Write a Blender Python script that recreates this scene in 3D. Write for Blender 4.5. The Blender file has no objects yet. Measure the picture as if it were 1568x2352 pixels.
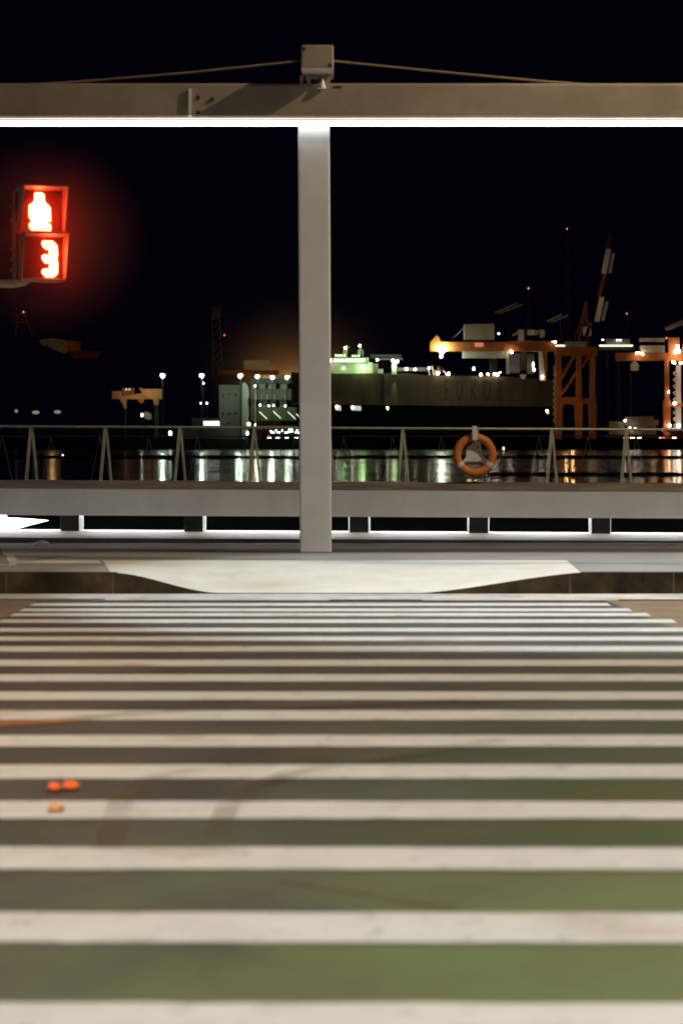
import bpy, bmesh, math, random
from mathutils import Vector, Matrix
R = math.radians
rnd = random.Random(7)
S = bpy.context.scene
COL = S.collection

# ------------------------------------------------------------------ camera
CAMH = 1.40                       # eye height above the road
FPX, CX, HY = 5000.0, 784.0, 1015.0   # measured focal length / centre / horizon of the photo (1568 px wide)
cd = bpy.data.cameras.new('camera')
cam = bpy.data.objects.new('camera', cd)
COL.objects.link(cam)
cam.location = (0, 0, CAMH)
cam.rotation_euler = (R(90), 0, 0)
cd.sensor_fit = 'HORIZONTAL'
cd.sensor_width = 36
cd.lens = 36 * FPX / 1568
cd.shift_y = -(1176 - HY) / 1568
cd.clip_start = 0.1
cd.clip_end = 6000
cd.dof.use_dof = True
cd.dof.focus_distance = 45
cd.dof.aperture_fstop = 3.7
S.camera = cam

# ------------------------------------------------------------------ night sky
w = bpy.data.worlds.new('World')
S.world = w
w.use_nodes = True
bg = w.node_tree.nodes['Background']
bg.inputs[0].default_value = (0.15, 0.18, 1.0, 1)
bg.inputs[1].default_value = 0.0022
S.view_settings.view_transform = 'Standard'
S.view_settings.look = 'None'
S.view_settings.exposure = 0
S.view_settings.gamma = 1
S.cycles.max_bounces = 6
S.cycles.diffuse_bounces = 2
S.cycles.glossy_bounces = 3
S.cycles.volume_bounces = 0
S.cycles.sample_clamp_indirect = 4
S.cycles.use_denoising = True
S.cycles.caustics_reflective = False
S.cycles.caustics_refractive = False

# ------------------------------------------------------------------ helpers
def P(x, y, d):
    """photo pixel at distance d -> point"""
    return Vector(((x - CX) * d / FPX, d, CAMH - (y - HY) * d / FPX))

def nodes_of(m):
    m.use_nodes = True
    nt = m.node_tree
    return nt, nt.nodes['Principled BSDF']

def mat(name, col, rough=0.6, metal=0.0, var=0.25, scale=3.0, bump=0.0, spec=0.5, stretch=(1, 1, 1), stain=None, stain_scale=0.6, stain_lo=0.5, stain_hi=0.7):
    """procedural surface: base colour broken up by two octaves of object-space noise, plus optional stains"""
    m = bpy.data.materials.new(name)
    nt, b = nodes_of(m)
    N, L = nt.nodes, nt.links
    tc = N.new('ShaderNodeTexCoord')
    mp = N.new('ShaderNodeMapping')
    mp.inputs['Scale'].default_value = stretch
    L.new(tc.outputs['Object'], mp.inputs[0])
    nz = N.new('ShaderNodeTexNoise')
    nz.inputs['Scale'].default_value = scale
    nz.inputs['Detail'].default_value = 6
    nz.inputs['Roughness'].default_value = 0.65
    L.new(mp.outputs[0], nz.inputs['Vector'])
    r = N.new('ShaderNodeValToRGB')
    r.color_ramp.elements[0].position = 0.3
    r.color_ramp.elements[1].position = 0.7
    lo = [max(0, c * (1 - var)) for c in col]
    hi = [min(1, c * (1 + var)) for c in col]
    r.color_ramp.elements[0].color = (*lo, 1)
    r.color_ramp.elements[1].color = (*hi, 1)
    L.new(nz.outputs[0], r.inputs[0])
    out = r.outputs[0]
    if stain:
        n2 = N.new('ShaderNodeTexNoise')
        n2.inputs['Scale'].default_value = stain_scale
        n2.inputs['Detail'].default_value = 5
        L.new(mp.outputs[0], n2.inputs['Vector'])
        r2 = N.new('ShaderNodeMapRange')
        r2.inputs['From Min'].default_value = stain_lo
        r2.inputs['From Max'].default_value = stain_hi
        L.new(n2.outputs[0], r2.inputs['Value'])
        mx = N.new('ShaderNodeMix')
        mx.data_type = 'RGBA'
        L.new(r2.outputs[0], mx.inputs[0])
        L.new(out, mx.inputs[6])
        mx.inputs[7].default_value = (*stain, 1)
        out = mx.outputs[2]
    L.new(out, b.inputs['Base Color'])
    b.inputs['Roughness'].default_value = rough
    b.inputs['Metallic'].default_value = metal
    b.inputs['Specular IOR Level'].default_value = spec
    if bump:
        bp = N.new('ShaderNodeBump')
        bp.inputs['Strength'].default_value = bump
        bp.inputs['Distance'].default_value = 0.01
        n3 = N.new('ShaderNodeTexNoise')
        n3.inputs['Scale'].default_value = scale * 12
        n3.inputs['Detail'].default_value = 4
        L.new(tc.outputs['Object'], n3.inputs['Vector'])
        L.new(n3.outputs[0], bp.inputs['Height'])
        L.new(bp.outputs[0], b.inputs['Normal'])
    return m

def glow(name, col, strength):
    m = bpy.data.materials.new(name)
    nt, b = nodes_of(m)
    b.inputs['Base Color'].default_value = (0.8, 0.8, 0.8, 1)
    b.inputs['Emission Color'].default_value = (*col, 1)
    b.inputs['Emission Strength'].default_value = strength
    return m

ORG = {}
FAR = 0.13          # common dimmer of the harbour lamps

class MB:
    """collects shapes in world space, then links them as one mesh object"""
    def __init__(self):
        self.bm = bmesh.new()
    def poly(self, pts):
        vs = [self.bm.verts.new(p) for p in pts]
        return self.bm.faces.new(vs)
    def box(self, x0, x1, y0, y1, z0, z1):
        v = [self.bm.verts.new(p) for p in ((x0, y0, z0), (x1, y0, z0), (x1, y1, z0), (x0, y1, z0), (x0, y0, z1), (x1, y0, z1), (x1, y1, z1), (x0, y1, z1))]
        for f in ((0, 3, 2, 1), (4, 5, 6, 7), (0, 1, 5, 4), (1, 2, 6, 5), (2, 3, 7, 6), (3, 0, 4, 7)):
            self.bm.faces.new([v[i] for i in f])
        return self
    def pbox(self, x0, x1, y0, y1, d, depth):
        """box whose front face spans photo pixels x0..x1, y0 (top)..y1 (bottom) at distance d"""
        a, b = P(x0, y1, d), P(x1, y0, d)
        return self.box(a.x, b.x, d, d + depth, a.z, b.z)
    def prism(self, pts, y0, y1):
        """outline in x,z pushed back from y0 to y1"""
        f = [self.bm.verts.new((x, y0, z)) for x, z in pts]
        k = [self.bm.verts.new((x, y1, z)) for x, z in pts]
        n = len(pts)
        self.bm.faces.new(f)
        self.bm.faces.new(k[::-1])
        for i in range(n):
            j = (i + 1) % n
            self.bm.faces.new((f[j], f[i], k[i], k[j]))
        return self
    def pprism(self, pts, d, depth):
        return self.prism([(P(x, y, d).x, P(x, y, d).z) for x, y in pts], d, d + depth)
    def bar(self, a, b, w, t=None, seg=4):
        """straight bar from a to b; square (seg 4, width w, thickness t) or round"""
        a, b = Vector(a), Vector(b)
        t = w if t is None else t
        ax = (b - a).normalized()
        up = Vector((0, 1, 0)) if abs(ax.y) < 0.9 else Vector((0, 0, 1))
        u = ax.cross(up).normalized()
        v = u.cross(ax).normalized()
        rings = []
        for p in (a, b):
            ring = []
            for i in range(seg):
                an = 2 * math.pi * (i + 0.5) / seg
                k = math.sqrt(2) if seg == 4 else 1
                ring.append(self.bm.verts.new(p + u * math.cos(an) * w / 2 * k + v * math.sin(an) * t / 2 * k))
            rings.append(ring)
        for i in range(seg):
            j = (i + 1) % seg
            self.bm.faces.new((rings[0][i], rings[0][j], rings[1][j], rings[1][i]))
        self.bm.faces.new(rings[0][::-1])
        self.bm.faces.new(rings[1])
        return self
    def pbar(self, x0, y0, x1, y1, d, wpx, depth=None):
        k = d / FPX
        return self.bar(P(x0, y0, d), P(x1, y1, d), wpx * k, depth or wpx * k)
    def ball(self, c, r, sx=1, sy=1, sz=1, seg=12):
        bmesh.ops.create_uvsphere(self.bm, u_segments=seg, v_segments=max(6, seg // 2), radius=r,
                                  matrix=Matrix.Translation(c) @ Matrix.Diagonal((sx, sy, sz, 1)))
        return self
    def tube(self, pts, r, seg=10):
        for a, b in zip(pts, pts[1:]):
            self.bar(a, b, 2 * r, seg=seg)
        for p in pts[1:-1]:
            self.ball(p, r, seg=seg)
        return self
    def frustum_shell(self, c, w0, h0, w1, h1, depth, t):
        """open rectangular visor: back opening w0 x h0 at c, front opening w1 x h1 a depth towards -y"""
        def ring(w, h, y):
            return [self.bm.verts.new((c[0] + sx * w / 2, y, c[2] + sz * h / 2)) for sx, sz in ((-1, -1), (1, -1), (1, 1), (-1, 1))]
        ib, ob = ring(w0, h0, c[1]), ring(w0 + 2 * t, h0 + 2 * t, c[1])
        inf, of = ring(w1, h1, c[1] - depth), ring(w1 + 2 * t, h1 + 2 * t, c[1] - depth)
        for i in range(4):
            j = (i + 1) % 4
            self.bm.faces.new((ib[i], ib[j], inf[j], inf[i]))
            self.bm.faces.new((of[i], of[j], ob[j], ob[i]))
            self.bm.faces.new((inf[i], inf[j], of[j], of[i]))
            self.bm.faces.new((ob[i], ob[j], ib[j], ib[i]))
        return self
    def bevel(self, off, seg=2):
        bmesh.ops.bevel(self.bm, geom=self.bm.edges[:], offset=off, segments=seg, profile=0.5, affect='EDGES')
        return self
    def shear(self, f):
        for v in self.bm.verts:
            v.co = f(v.co)
        return self
    def build(self, name, m, parent=None, origin=None, smooth=False):
        bm = self.bm
        o = Vector(origin) if origin is not None else (ORG[parent] if parent else Vector((0, 0, 0)))
        for v in bm.verts:
            v.co -= o
        bmesh.ops.recalc_face_normals(bm, faces=bm.faces[:])
        me = bpy.data.meshes.new(name)
        bm.to_mesh(me)
        bm.free()
        if smooth:
            for p in me.polygons:
                p.use_smooth = True
        me.materials.append(m)
        ob = bpy.data.objects.new(name, me)
        COL.objects.link(ob)
        if parent:
            ob.parent = parent
        else:
            ob.location = o
        ORG[ob] = o.copy()
        return ob

def tag(o, label, cat, group=None):
    o['label'] = label
    o['category'] = cat
    if group:
        o['group'] = group
    return o

def thing(name, loc, label, cat, group=None):
    o = bpy.data.objects.new(name, None)
    COL.objects.link(o)
    o.location = loc
    o.empty_display_size = 0.2
    ORG[o] = Vector(loc)
    return tag(o, label, cat, group)

def struct(o):
    o['kind'] = 'structure'
    return o

def lamp(name, kind, loc, col, power, parent=None, radius=0.1, target=None, spot=150, blend=0.5):
    ld = bpy.data.lights.new(name, kind)
    ld.color = col
    ld.energy = power * (FAR if loc[1] > 1000 else 1)
    ld.shadow_soft_size = radius
    if kind == 'SPOT':
        ld.spot_size = R(spot)
        ld.spot_blend = blend
    o = bpy.data.objects.new(name, ld)
    COL.objects.link(o)
    loc = Vector(loc)
    if parent:
        o.parent = parent
        o.location = loc - ORG[parent]
    else:
        o.location = loc
    if target is not None:
        o.rotation_euler = (Vector(target) - loc).to_track_quat('-Z', 'Y').to_euler()
    return o

def text_mesh(name, body, size, m, parent, loc, sx=1.0, extrude=0.0):
    c = bpy.data.curves.new(name, 'FONT')
    c.body = body
    c.size = size
    c.align_x = 'CENTER'
    c.align_y = 'CENTER'
    c.extrude = extrude
    t = bpy.data.objects.new(name, c)
    COL.objects.link(t)
    dg = bpy.context.evaluated_depsgraph_get()
    me = bpy.data.meshes.new_from_object(t.evaluated_get(dg))
    bpy.data.objects.remove(t)
    bpy.data.curves.remove(c)
    me.transform(Matrix.Diagonal((sx, 1, 1, 1)))
    me.materials.append(m)
    o = bpy.data.objects.new(name, me)
    COL.objects.link(o)
    o.parent = parent
    o.location = Vector(loc) - ORG[parent]
    o.rotation_euler = (R(90), 0, 0)
    ORG[o] = Vector(loc)
    return o

# ------------------------------------------------------------------ materials
M = {}
def asphalt():
    m = bpy.data.materials.new('asphalt')
    nt, b = nodes_of(m)
    N, L = nt.nodes, nt.links
    tc = N.new('ShaderNodeTexCoord')
    fine = N.new('ShaderNodeTexNoise'); fine.inputs['Scale'].default_value = 60; fine.inputs['Detail'].default_value = 5
    L.new(tc.outputs['Object'], fine.inputs['Vector'])
    big = N.new('ShaderNodeTexNoise'); big.inputs['Scale'].default_value = 0.9; big.inputs['Detail'].default_value = 6
    L.new(tc.outputs['Object'], big.inputs['Vector'])
    r = N.new('ShaderNodeValToRGB')
    r.color_ramp.elements[0].position = 0.3; r.color_ramp.elements[0].color = (0.044, 0.044, 0.039, 1)
    r.color_ramp.elements[1].position = 0.72; r.color_ramp.elements[1].color = (0.108, 0.103, 0.086, 1)
    L.new(big.outputs[0], r.inputs[0])
    f2 = N.new('ShaderNodeMix'); f2.data_type = 'RGBA'; f2.blend_type = 'OVERLAY'; f2.inputs[0].default_value = 0.5
    L.new(r.outputs[0], f2.inputs[6]); L.new(fine.outputs[0], f2.inputs[7])
    # green signal light painted into the asphalt: strongest near and right, broken by noise
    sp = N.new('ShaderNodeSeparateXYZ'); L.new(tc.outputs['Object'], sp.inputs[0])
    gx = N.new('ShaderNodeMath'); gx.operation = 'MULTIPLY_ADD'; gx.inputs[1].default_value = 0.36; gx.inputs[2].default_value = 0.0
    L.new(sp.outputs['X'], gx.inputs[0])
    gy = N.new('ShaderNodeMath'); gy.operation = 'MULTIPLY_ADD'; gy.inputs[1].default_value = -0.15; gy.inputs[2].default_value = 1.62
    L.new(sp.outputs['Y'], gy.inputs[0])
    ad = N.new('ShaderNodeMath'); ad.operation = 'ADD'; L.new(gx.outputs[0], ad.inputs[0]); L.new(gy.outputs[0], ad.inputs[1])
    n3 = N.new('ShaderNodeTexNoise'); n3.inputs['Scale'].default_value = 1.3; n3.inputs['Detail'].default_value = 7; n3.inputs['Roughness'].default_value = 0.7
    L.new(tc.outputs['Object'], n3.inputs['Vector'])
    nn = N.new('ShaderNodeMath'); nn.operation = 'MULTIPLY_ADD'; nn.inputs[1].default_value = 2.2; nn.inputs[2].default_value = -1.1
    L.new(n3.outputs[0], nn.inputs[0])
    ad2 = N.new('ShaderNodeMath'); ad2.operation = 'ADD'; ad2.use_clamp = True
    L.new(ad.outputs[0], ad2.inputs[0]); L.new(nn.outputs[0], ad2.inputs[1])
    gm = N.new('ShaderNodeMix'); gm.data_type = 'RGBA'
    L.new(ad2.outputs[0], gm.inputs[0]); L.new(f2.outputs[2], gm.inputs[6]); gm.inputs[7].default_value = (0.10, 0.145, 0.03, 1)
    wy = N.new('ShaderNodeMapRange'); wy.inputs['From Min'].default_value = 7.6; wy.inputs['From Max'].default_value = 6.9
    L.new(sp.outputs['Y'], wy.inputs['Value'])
    gc = N.new('ShaderNodeMix'); gc.data_type = 'RGBA'; gc.inputs[6].default_value = (0.052, 0.082, 0.016, 1); gc.inputs[7].default_value = (0.128, 0.165, 0.062, 1)  # near lamp's glare put into a paler green close by
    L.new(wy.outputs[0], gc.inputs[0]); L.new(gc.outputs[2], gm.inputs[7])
    # orange-brown patches by noise
    n4 = N.new('ShaderNodeTexNoise'); n4.inputs['Scale'].default_value = 0.8; n4.inputs['Detail'].default_value = 3
    mp = N.new('ShaderNodeMapping'); mp.inputs['Location'].default_value = (3.1, 7.7, 0); L.new(tc.outputs['Object'], mp.inputs[0]); L.new(mp.outputs[0], n4.inputs['Vector'])
    r4 = N.new('ShaderNodeMapRange'); r4.inputs['From Min'].default_value = 0.55; r4.inputs['From Max'].default_value = 0.75; r4.inputs['To Max'].default_value = 0.45
    L.new(n4.outputs[0], r4.inputs['Value'])
    gs = N.new('ShaderNodeMix'); gs.data_type = 'RGBA'
    L.new(r4.outputs[0], gs.inputs[0]); L.new(gm.outputs[2], gs.inputs[6]); gs.inputs[7].default_value = (0.12, 0.068, 0.026, 1)
    L.new(gs.outputs[2], b.inputs['Base Color'])
    b.inputs['Roughness'].default_value = 0.55
    b.inputs['Specular IOR Level'].default_value = 0.4
    bp = N.new('ShaderNodeBump'); bp.inputs['Strength'].default_value = 0.5; bp.inputs['Distance'].default_value = 0.01
    L.new(fine.outputs[0], bp.inputs['Height']); L.new(bp.outputs[0], b.inputs['Normal'])
    return m
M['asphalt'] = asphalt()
M['paint'] = mat('road_paint', (0.66, 0.64, 0.60), 0.55, var=0.1, scale=2.5, bump=0.2, stain=(0.42, 0.25, 0.12), stain_scale=0.9, stain_lo=0.6, stain_hi=0.8)
def worn(m, lo, hi):
    nt, b = nodes_of(m)
    N, L = nt.nodes, nt.links
    src = b.inputs['Base Color'].links[0].from_socket
    tc = N.new('ShaderNodeTexCoord')
    n = N.new('ShaderNodeTexNoise'); n.inputs['Scale'].default_value = 7; n.inputs['Detail'].default_value = 9; n.inputs['Roughness'].default_value = 0.75
    L.new(tc.outputs['Object'], n.inputs['Vector'])
    r = N.new('ShaderNodeMapRange'); r.inputs['From Min'].default_value = lo; r.inputs['From Max'].default_value = hi; r.inputs['To Max'].default_value = 0.8
    L.new(n.outputs[0], r.inputs['Value'])
    x = N.new('ShaderNodeMix'); x.data_type = 'RGBA'; x.inputs[7].default_value = (0.14, 0.12, 0.1, 1)
    L.new(r.outputs[0], x.inputs[0]); L.new(src, x.inputs[6]); L.new(x.outputs[2], b.inputs['Base Color'])
worn(M['paint'], 0.56, 0.72)
M['gutter'] = mat('gutter_concrete', (0.52, 0.49, 0.43), 0.8, var=0.3, scale=2, bump=0.3, stain=(0.2, 0.13, 0.07), stain_scale=1.2, stain_lo=0.55, stain_hi=0.75)
M['kerb'] = mat('kerb_stone', (0.06, 0.041, 0.021), 0.9, var=0.75, scale=2.2, bump=0.4, spec=0.2, stain=(0.012, 0.009, 0.006), stain_scale=1.3, stain_lo=0.46, stain_hi=0.62)
M['ramp'] = mat('ramp_concrete', (0.71, 0.67, 0.59), 0.7, var=0.13, scale=2.2, bump=0.3, stain=(0.5, 0.43, 0.33), stain_scale=1.1, stain_lo=0.52, stain_hi=0.8)
M['pavement'] = mat('pavement_concrete', (0.29, 0.285, 0.265), 0.8, var=0.18, scale=1.2, bump=0.3)
M['band_brown'] = mat('band_dark', (0.11, 0.09, 0.075), 0.8, var=0.25, scale=1.2, bump=0.3)
M['band_grey'] = mat('band_grey', (0.215, 0.19, 0.165), 0.8, var=0.2, scale=1.5, bump=0.3)
M['beamsteel'] = mat('beam_paint', (0.33, 0.28, 0.225), 0.5, var=0.2, scale=1.4, bump=0.1)
M['colsteel'] = mat('column_paint', (0.70, 0.71, 0.73), 0.45, var=0.1, scale=1.5, bump=0.08)
M['parapet'] = mat('parapet_steel', (0.74, 0.81, 0.90), 0.55, var=0.14, scale=0.9, bump=0.1, stretch=(1, 1, 0.3))
M['cap'] = mat('cap_timber', (0.27, 0.23, 0.185), 0.8, var=0.4, scale=2, bump=0.3, stretch=(0.5, 1, 1))
M['postdark'] = mat('post_dark', (0.03, 0.026, 0.02), 0.7, var=0.4)
M['plate'] = mat('plate_white', (0.7, 0.7, 0.68), 0.5, var=0.1)
M['ledge'] = mat('ledge_concrete', (0.75, 0.74, 0.72), 0.7, var=0.06)
M['rail'] = mat('rail_galvanised', (0.40, 0.43, 0.34), 0.45, metal=0.3, var=0.25, scale=6)
M['raildark'] = mat('rail_dark', (0.12, 0.115, 0.1), 0.6, var=0.3)
M['deck'] = mat('deck_dark', (0.03, 0.03, 0.03), 0.9)
M['cable'] = mat('cable_steel', (0.32, 0.26, 0.19), 0.5, metal=0.2, var=0.2, scale=10)
M['bolt'] = mat('bolt_dark', (0.05, 0.04, 0.03), 0.6)
M['white_cone'] = mat('white_plastic', (0.8, 0.8, 0.78), 0.4, var=0.05)
M['led'] = glow('led_white', (1.0, 0.98, 0.94), 5.5)
M['led_low'] = glow('led_low', (0.97, 0.98, 1.0), 32)
M['housing'] = mat('signal_housing', (0.22, 0.16, 0.09), 0.6, var=0.2, scale=8)
M['visor'] = mat('signal_visor', (0.16, 0.12, 0.075), 0.55, var=0.15, scale=8)
M['lens_red'] = mat('signal_lens', (0.06, 0.012, 0.006), 0.4, var=0.2, scale=12)
M['pole_tan'] = mat('pole_tan', (0.36, 0.28, 0.18), 0.6, var=0.15, scale=6)
M['red_glow'] = glow('signal_red_led', (1.0, 0.085, 0.026), 46)
M['stud_glow'] = glow('stud_red', (1.0, 0.13, 0.025), 0.95)  # emissive red lens for the road studs
M['stud_pale'] = glow('stud_pale', (1.0, 0.42, 0.14), 0.7)
for n_ in ('stud_glow', 'stud_pale'):
    M[n_].node_tree.nodes['Principled BSDF'].inputs['Base Color'].default_value = (0.25, 0.05, 0.01, 1)
M['stud'] = mat('stud_body', (0.5, 0.16, 0.04), 0.5)
M['buoy'] = mat('buoy_orange', (0.75, 0.24, 0.05), 0.5, var=0.12, scale=8)
M['buoyband'] = mat('buoy_band', (0.74, 0.76, 0.74), 0.6, var=0.1)
M['red_reflection'] = mat('reflection_strip', (0.42, 0.15, 0.025), 0.7, var=0.4, scale=5)  # red signal's reflection on the road, painted as an orange strip
M['tar'] = mat('tar_seam', (0.08, 0.06, 0.042), 0.6, var=0.4, scale=5)

# ------------------------------------------------------------------ the road and pavement
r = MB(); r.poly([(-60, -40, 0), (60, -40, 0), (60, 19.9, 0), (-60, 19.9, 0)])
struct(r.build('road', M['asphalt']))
zc = MB()
cent = [18.69, 18.09, 17.59, 16.95, 16.17, 15.44, 14.68, 13.75, 12.88, 11.97, 11.12, 10.17, 9.22, 8.26, 7.30, 6.26, 5.22, 4.2, 3.2, 2.2]
for i, d in enumerate(cent):
    w_ = 0.31 if d > 17 else (0.33 if d > 15 else 0.385)
    xr = min(2.75, 2.33 + (18.5 - d) * 0.17)
    n = 40
    j = [rnd.uniform(-0.006, 0.006) for _ in range(2 * n + 2)]
    tilt = 0.004 * (1 if d < 9 else -0.5)
    xs = [-2.66 + (xr + 2.66) * k / n for k in range(n + 1)]
    f = [(x, d - w_ / 2 + j[k] - tilt * x, 0.004) for k, x in enumerate(xs)]
    b = [(x, d + w_ / 2 + j[n + 1 + k] - tilt * x, 0.004) for k, x in enumerate(xs)]
    for k in range(n):
        zc.poly([f[k], f[k + 1], b[k + 1], b[k]])
struct(zc.build('zebra_crossing', M['paint']))

ds = MB()
for a_, b_ in ((-30, -2.675), (2.68, 30)):
    k_ = 0.0 if a_ < 0 else 0.36
    ds.poly([(a_ + (0 if a_ < 0 else 0.05), 12, 0.002), (b_, 12, 0.002), (b_, 19.3, 0.002), (a_ if a_ < 0 else a_ - k_, 19.3, 0.002)])
struct(ds.build('road_shoulder', mat('dusty_asphalt', (0.21, 0.145, 0.085), 0.85, var=0.25, scale=2, bump=0.3)))
gt = MB(); gt.poly([(-60, 19.2, 0.004), (60, 19.2, 0.004), (60, 20.0, 0.004), (-60, 20.0, 0.004)])
struct(gt.build('gutter', M['gutter']))
tm = MB()
def ribbon(pts, w_, z):
    for (x0, y0), (x1, y1) in zip(pts, pts[1:]):
        tm.poly([(x0, y0 - w_, z), (x1, y1 - w_, z), (x1, y1 + w_, z), (x0, y0 + w_, z)])
def road_pt(x, y):
    d = CAMH * FPX / (y - HY)
    return ((x - CX) * d / FPX, d)
ribbon([road_pt(-40, 1672), road_pt(120, 1664), road_pt(300, 1648), road_pt(520, 1634), road_pt(800, 1622), road_pt(1150, 1612)], 0.02, 0.003)
ribbon([road_pt(520, 1862), road_pt(560, 1815), road_pt(640, 1785), road_pt(800, 1758), road_pt(1090, 1720)], 0.02, 0.003)
ribbon([(-12, 19.27), (road_pt(240, 1378)[0], 19.27)], 0.04, 0.008)
ribbon([(road_pt(755, 1380)[0], 19.2), (road_pt(970, 1380)[0], 19.2)], 0.04, 0.008)
ribbon([(road_pt(1420, 1380)[0], 19.2), (12, 19.2)], 0.05, 0.008)
struct(tm.build('tar_seam', M['tar']))
tm = MB()
ribbon([road_pt(-40, 1666), road_pt(60, 1662), road_pt(160, 1656), road_pt(270, 1648)], 0.085, 0.0025)
struct(tm.build('reflection_strip', M['red_reflection']))
def tyre():
    m = bpy.data.materials.new('tyre_mark')
    nt, b = nodes_of(m)
    N, L = nt.nodes, nt.links
    b.inputs['Base Color'].default_value = (0.17, 0.085, 0.03, 1)
    b.inputs['Roughness'].default_value = 0.8
    tc = N.new('ShaderNodeTexCoord')
    n = N.new('ShaderNodeTexNoise'); n.inputs['Scale'].default_value = 2.5; n.inputs['Detail'].default_value = 8; n.inputs['Roughness'].default_value = 0.7
    L.new(tc.outputs['Object'], n.inputs['Vector'])
    r = N.new('ShaderNodeMapRange'); r.inputs['From Min'].default_value = 0.36; r.inputs['From Max'].default_value = 0.68; r.inputs['To Max'].default_value = 0.45
    L.new(n.outputs[0], r.inputs['Value']); L.new(r.outputs[0], b.inputs['Alpha'])
    return m
tm = MB()
def smooth_ribbon(pix, w_, z):
    pts = [road_pt(*p) for p in pix]
    out = []
    n_ = len(pts)
    for i in range(n_ - 1):
        p0, p1, p2, p3 = pts[max(0, i - 1)], pts[i], pts[i + 1], pts[min(n_ - 1, i + 2)]
        for q_ in range(8):
            t = q_ / 8
            out.append(tuple(0.5 * (2 * p1[c_] + (p2[c_] - p0[c_]) * t + (2 * p0[c_] - 5 * p1[c_] + 4 * p2[c_] - p3[c_]) * t * t + (3 * p1[c_] - p0[c_] - 3 * p2[c_] + p3[c_]) * t ** 3) for c_ in (0, 1)))
    out.append(pts[-1])
    L_, R_ = [], []
    for i, p in enumerate(out):
        a_, b_ = out[max(0, i - 1)], out[min(len(out) - 1, i + 1)]
        dx, dy = b_[0] - a_[0], b_[1] - a_[1]
        l_ = math.hypot(dx, dy)
        L_.append((p[0] - dy / l_ * w_, p[1] + dx / l_ * w_, z)); R_.append((p[0] + dy / l_ * w_, p[1] - dx / l_ * w_, z))
    for i in range(len(out) - 1):
        tm.poly([R_[i], R_[i + 1], L_[i + 1], L_[i]])
smooth_ribbon([(-60, 1676), (160, 1655), (420, 1636), (760, 1622), (1100, 1613)], 0.07, 0.009)
smooth_ribbon([(250, 1960), (265, 1890), (300, 1820), (400, 1782), (560, 1762), (760, 1742)], 0.05, 0.013)
smooth_ribbon([(500, 1930), (525, 1860), (575, 1815), (700, 1778), (900, 1742), (1150, 1706)], 0.045, 0.017)
smooth_ribbon([(600, 2020), (800, 2052), (1050, 2092)], 0.05, 0.009)
struct(tm.build('tyre_mark', tyre()))

KH = 0.2
def kerb_top(x):
    def ss(t):
        t = max(0, min(1, t)); return t * t * (3 - 2 * t)
    if x < -0.3:
        return 0.012 + (KH - 0.012) * (1 - ss((x + 2.136) / (2.136 - 1.10)) if x > -2.136 else 1)
    t = (x - 0.74) / (2.204 - 0.74)
    t = max(0, min(1, t))
    return 0.012 + (KH - 0.012) * (0.55 * t + 0.45 * ss(t))
kb = MB()
xs = [-60, -30, -12, -6, -4, -3] + [-2.136 + 4.34 * k / 60 for k in range(61)] + [3, 4, 6, 12, 30, 60]
for a, b in zip(xs, xs[1:]):
    za, zb = kerb_top(a), kerb_top(b)
    kb.poly([(a, 20, 0), (b, 20, 0), (b, 20, zb), (a, 20, za)])
    if a < -2.13 or b > 2.21:
        kb.poly([(a, 20, za), (b, 20, zb), (b, 20.12, zb), (a, 20.12, za)])
struct(kb.build('kerb', M['kerb']))
kj = MB()
for x_ in (-5.1, -4.1, -3.08, -2.1, 2.1, 3.05, 4.1, 5.1):
    kj.box(x_ - 0.007, x_ + 0.007, 19.997, 20.01, 0.005, kerb_top(x_) - 0.004)
struct(kj.build('kerb_joint', M['tar']))
rp = MB()
n = 60
for k in range(n):
    a, b = -2.136 + 4.34 * k / n, -2.136 + 4.34 * (k + 1) / n
    a2, b2 = -2.42 + 4.70 * k / n, -2.42 + 4.70 * (k + 1) / n
    m_ = 6
    for q in range(m_):
        t0, t1 = q / m_, (q + 1) / m_
        def pt(u, v, t):
            return (u + (v - u) * t, 20 + 2.06 * t, kerb_top(u) + (KH - kerb_top(u)) * t)
        rp.poly([pt(a, a2, t0), pt(b, b2, t0), pt(b, b2, t1), pt(a, a2, t1)])
struct(rp.build('kerb_ramp', M['ramp']))
def fall(d):                                   # the pavement falls gently towards the parapet
    return KH if d < 23.0 else KH - (d - 23.0) * 0.0175
pv = MB()
def strip(mb, x0, x1, d0, d1, dz=0.0):
    mb.poly([(x0, d0, fall(d0) + dz), (x1, d0, fall(d0) + dz), (x1, d1, fall(d1) + dz), (x0, d1, fall(d1) + dz)])
pv.poly([(-60, 20.12, KH), (-2.136, 20.12, KH), (-2.42, 22.06, KH), (-60, 22.06, KH)])
pv.poly([(2.204, 20.12, KH), (60, 20.12, KH), (60, 22.06, KH), (2.28, 22.06, KH)])
strip(pv, -60, 60, 22.06, 23.0)
strip(pv, -60, 60, 23.0, 23.9)
struct(pv.build('pavement', M['pavement']))
b1 = MB(); strip(b1, -60, 60, 23.9, 25.3); struct(b1.build('shaded_paving_brown', M['band_brown']))  # light falloff and shadow put into a darker paving colour
b2 = MB(); strip(b2, -60, 60, 25.3, 27.6); struct(b2.build('shaded_paving_grey', M['band_grey']))  # falloff towards the parapet put into the paving colour too
tl = MB()
tl.poly([P(45, 1294, 21.4) * 1, P(232, 1294, 21.4), P(228, 1286, 21.95), P(36, 1286, 21.95)])
tl.poly([P(-60, 1304, 21.0), P(38, 1304, 21.0), P(36, 1298, 21.3), P(-60, 1298, 21.3)])
tl.poly([P(22, 1298, 21.3), P(46, 1298, 21.3), P(30, 1266, 23.0), P(12, 1266, 23.0)])
def flat(v, z=KH + 0.005):
    return Vector((v.x, v.y, z))
tl.shear(flat)
struct(tl.build('pavement_line', M['ramp']))
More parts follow.
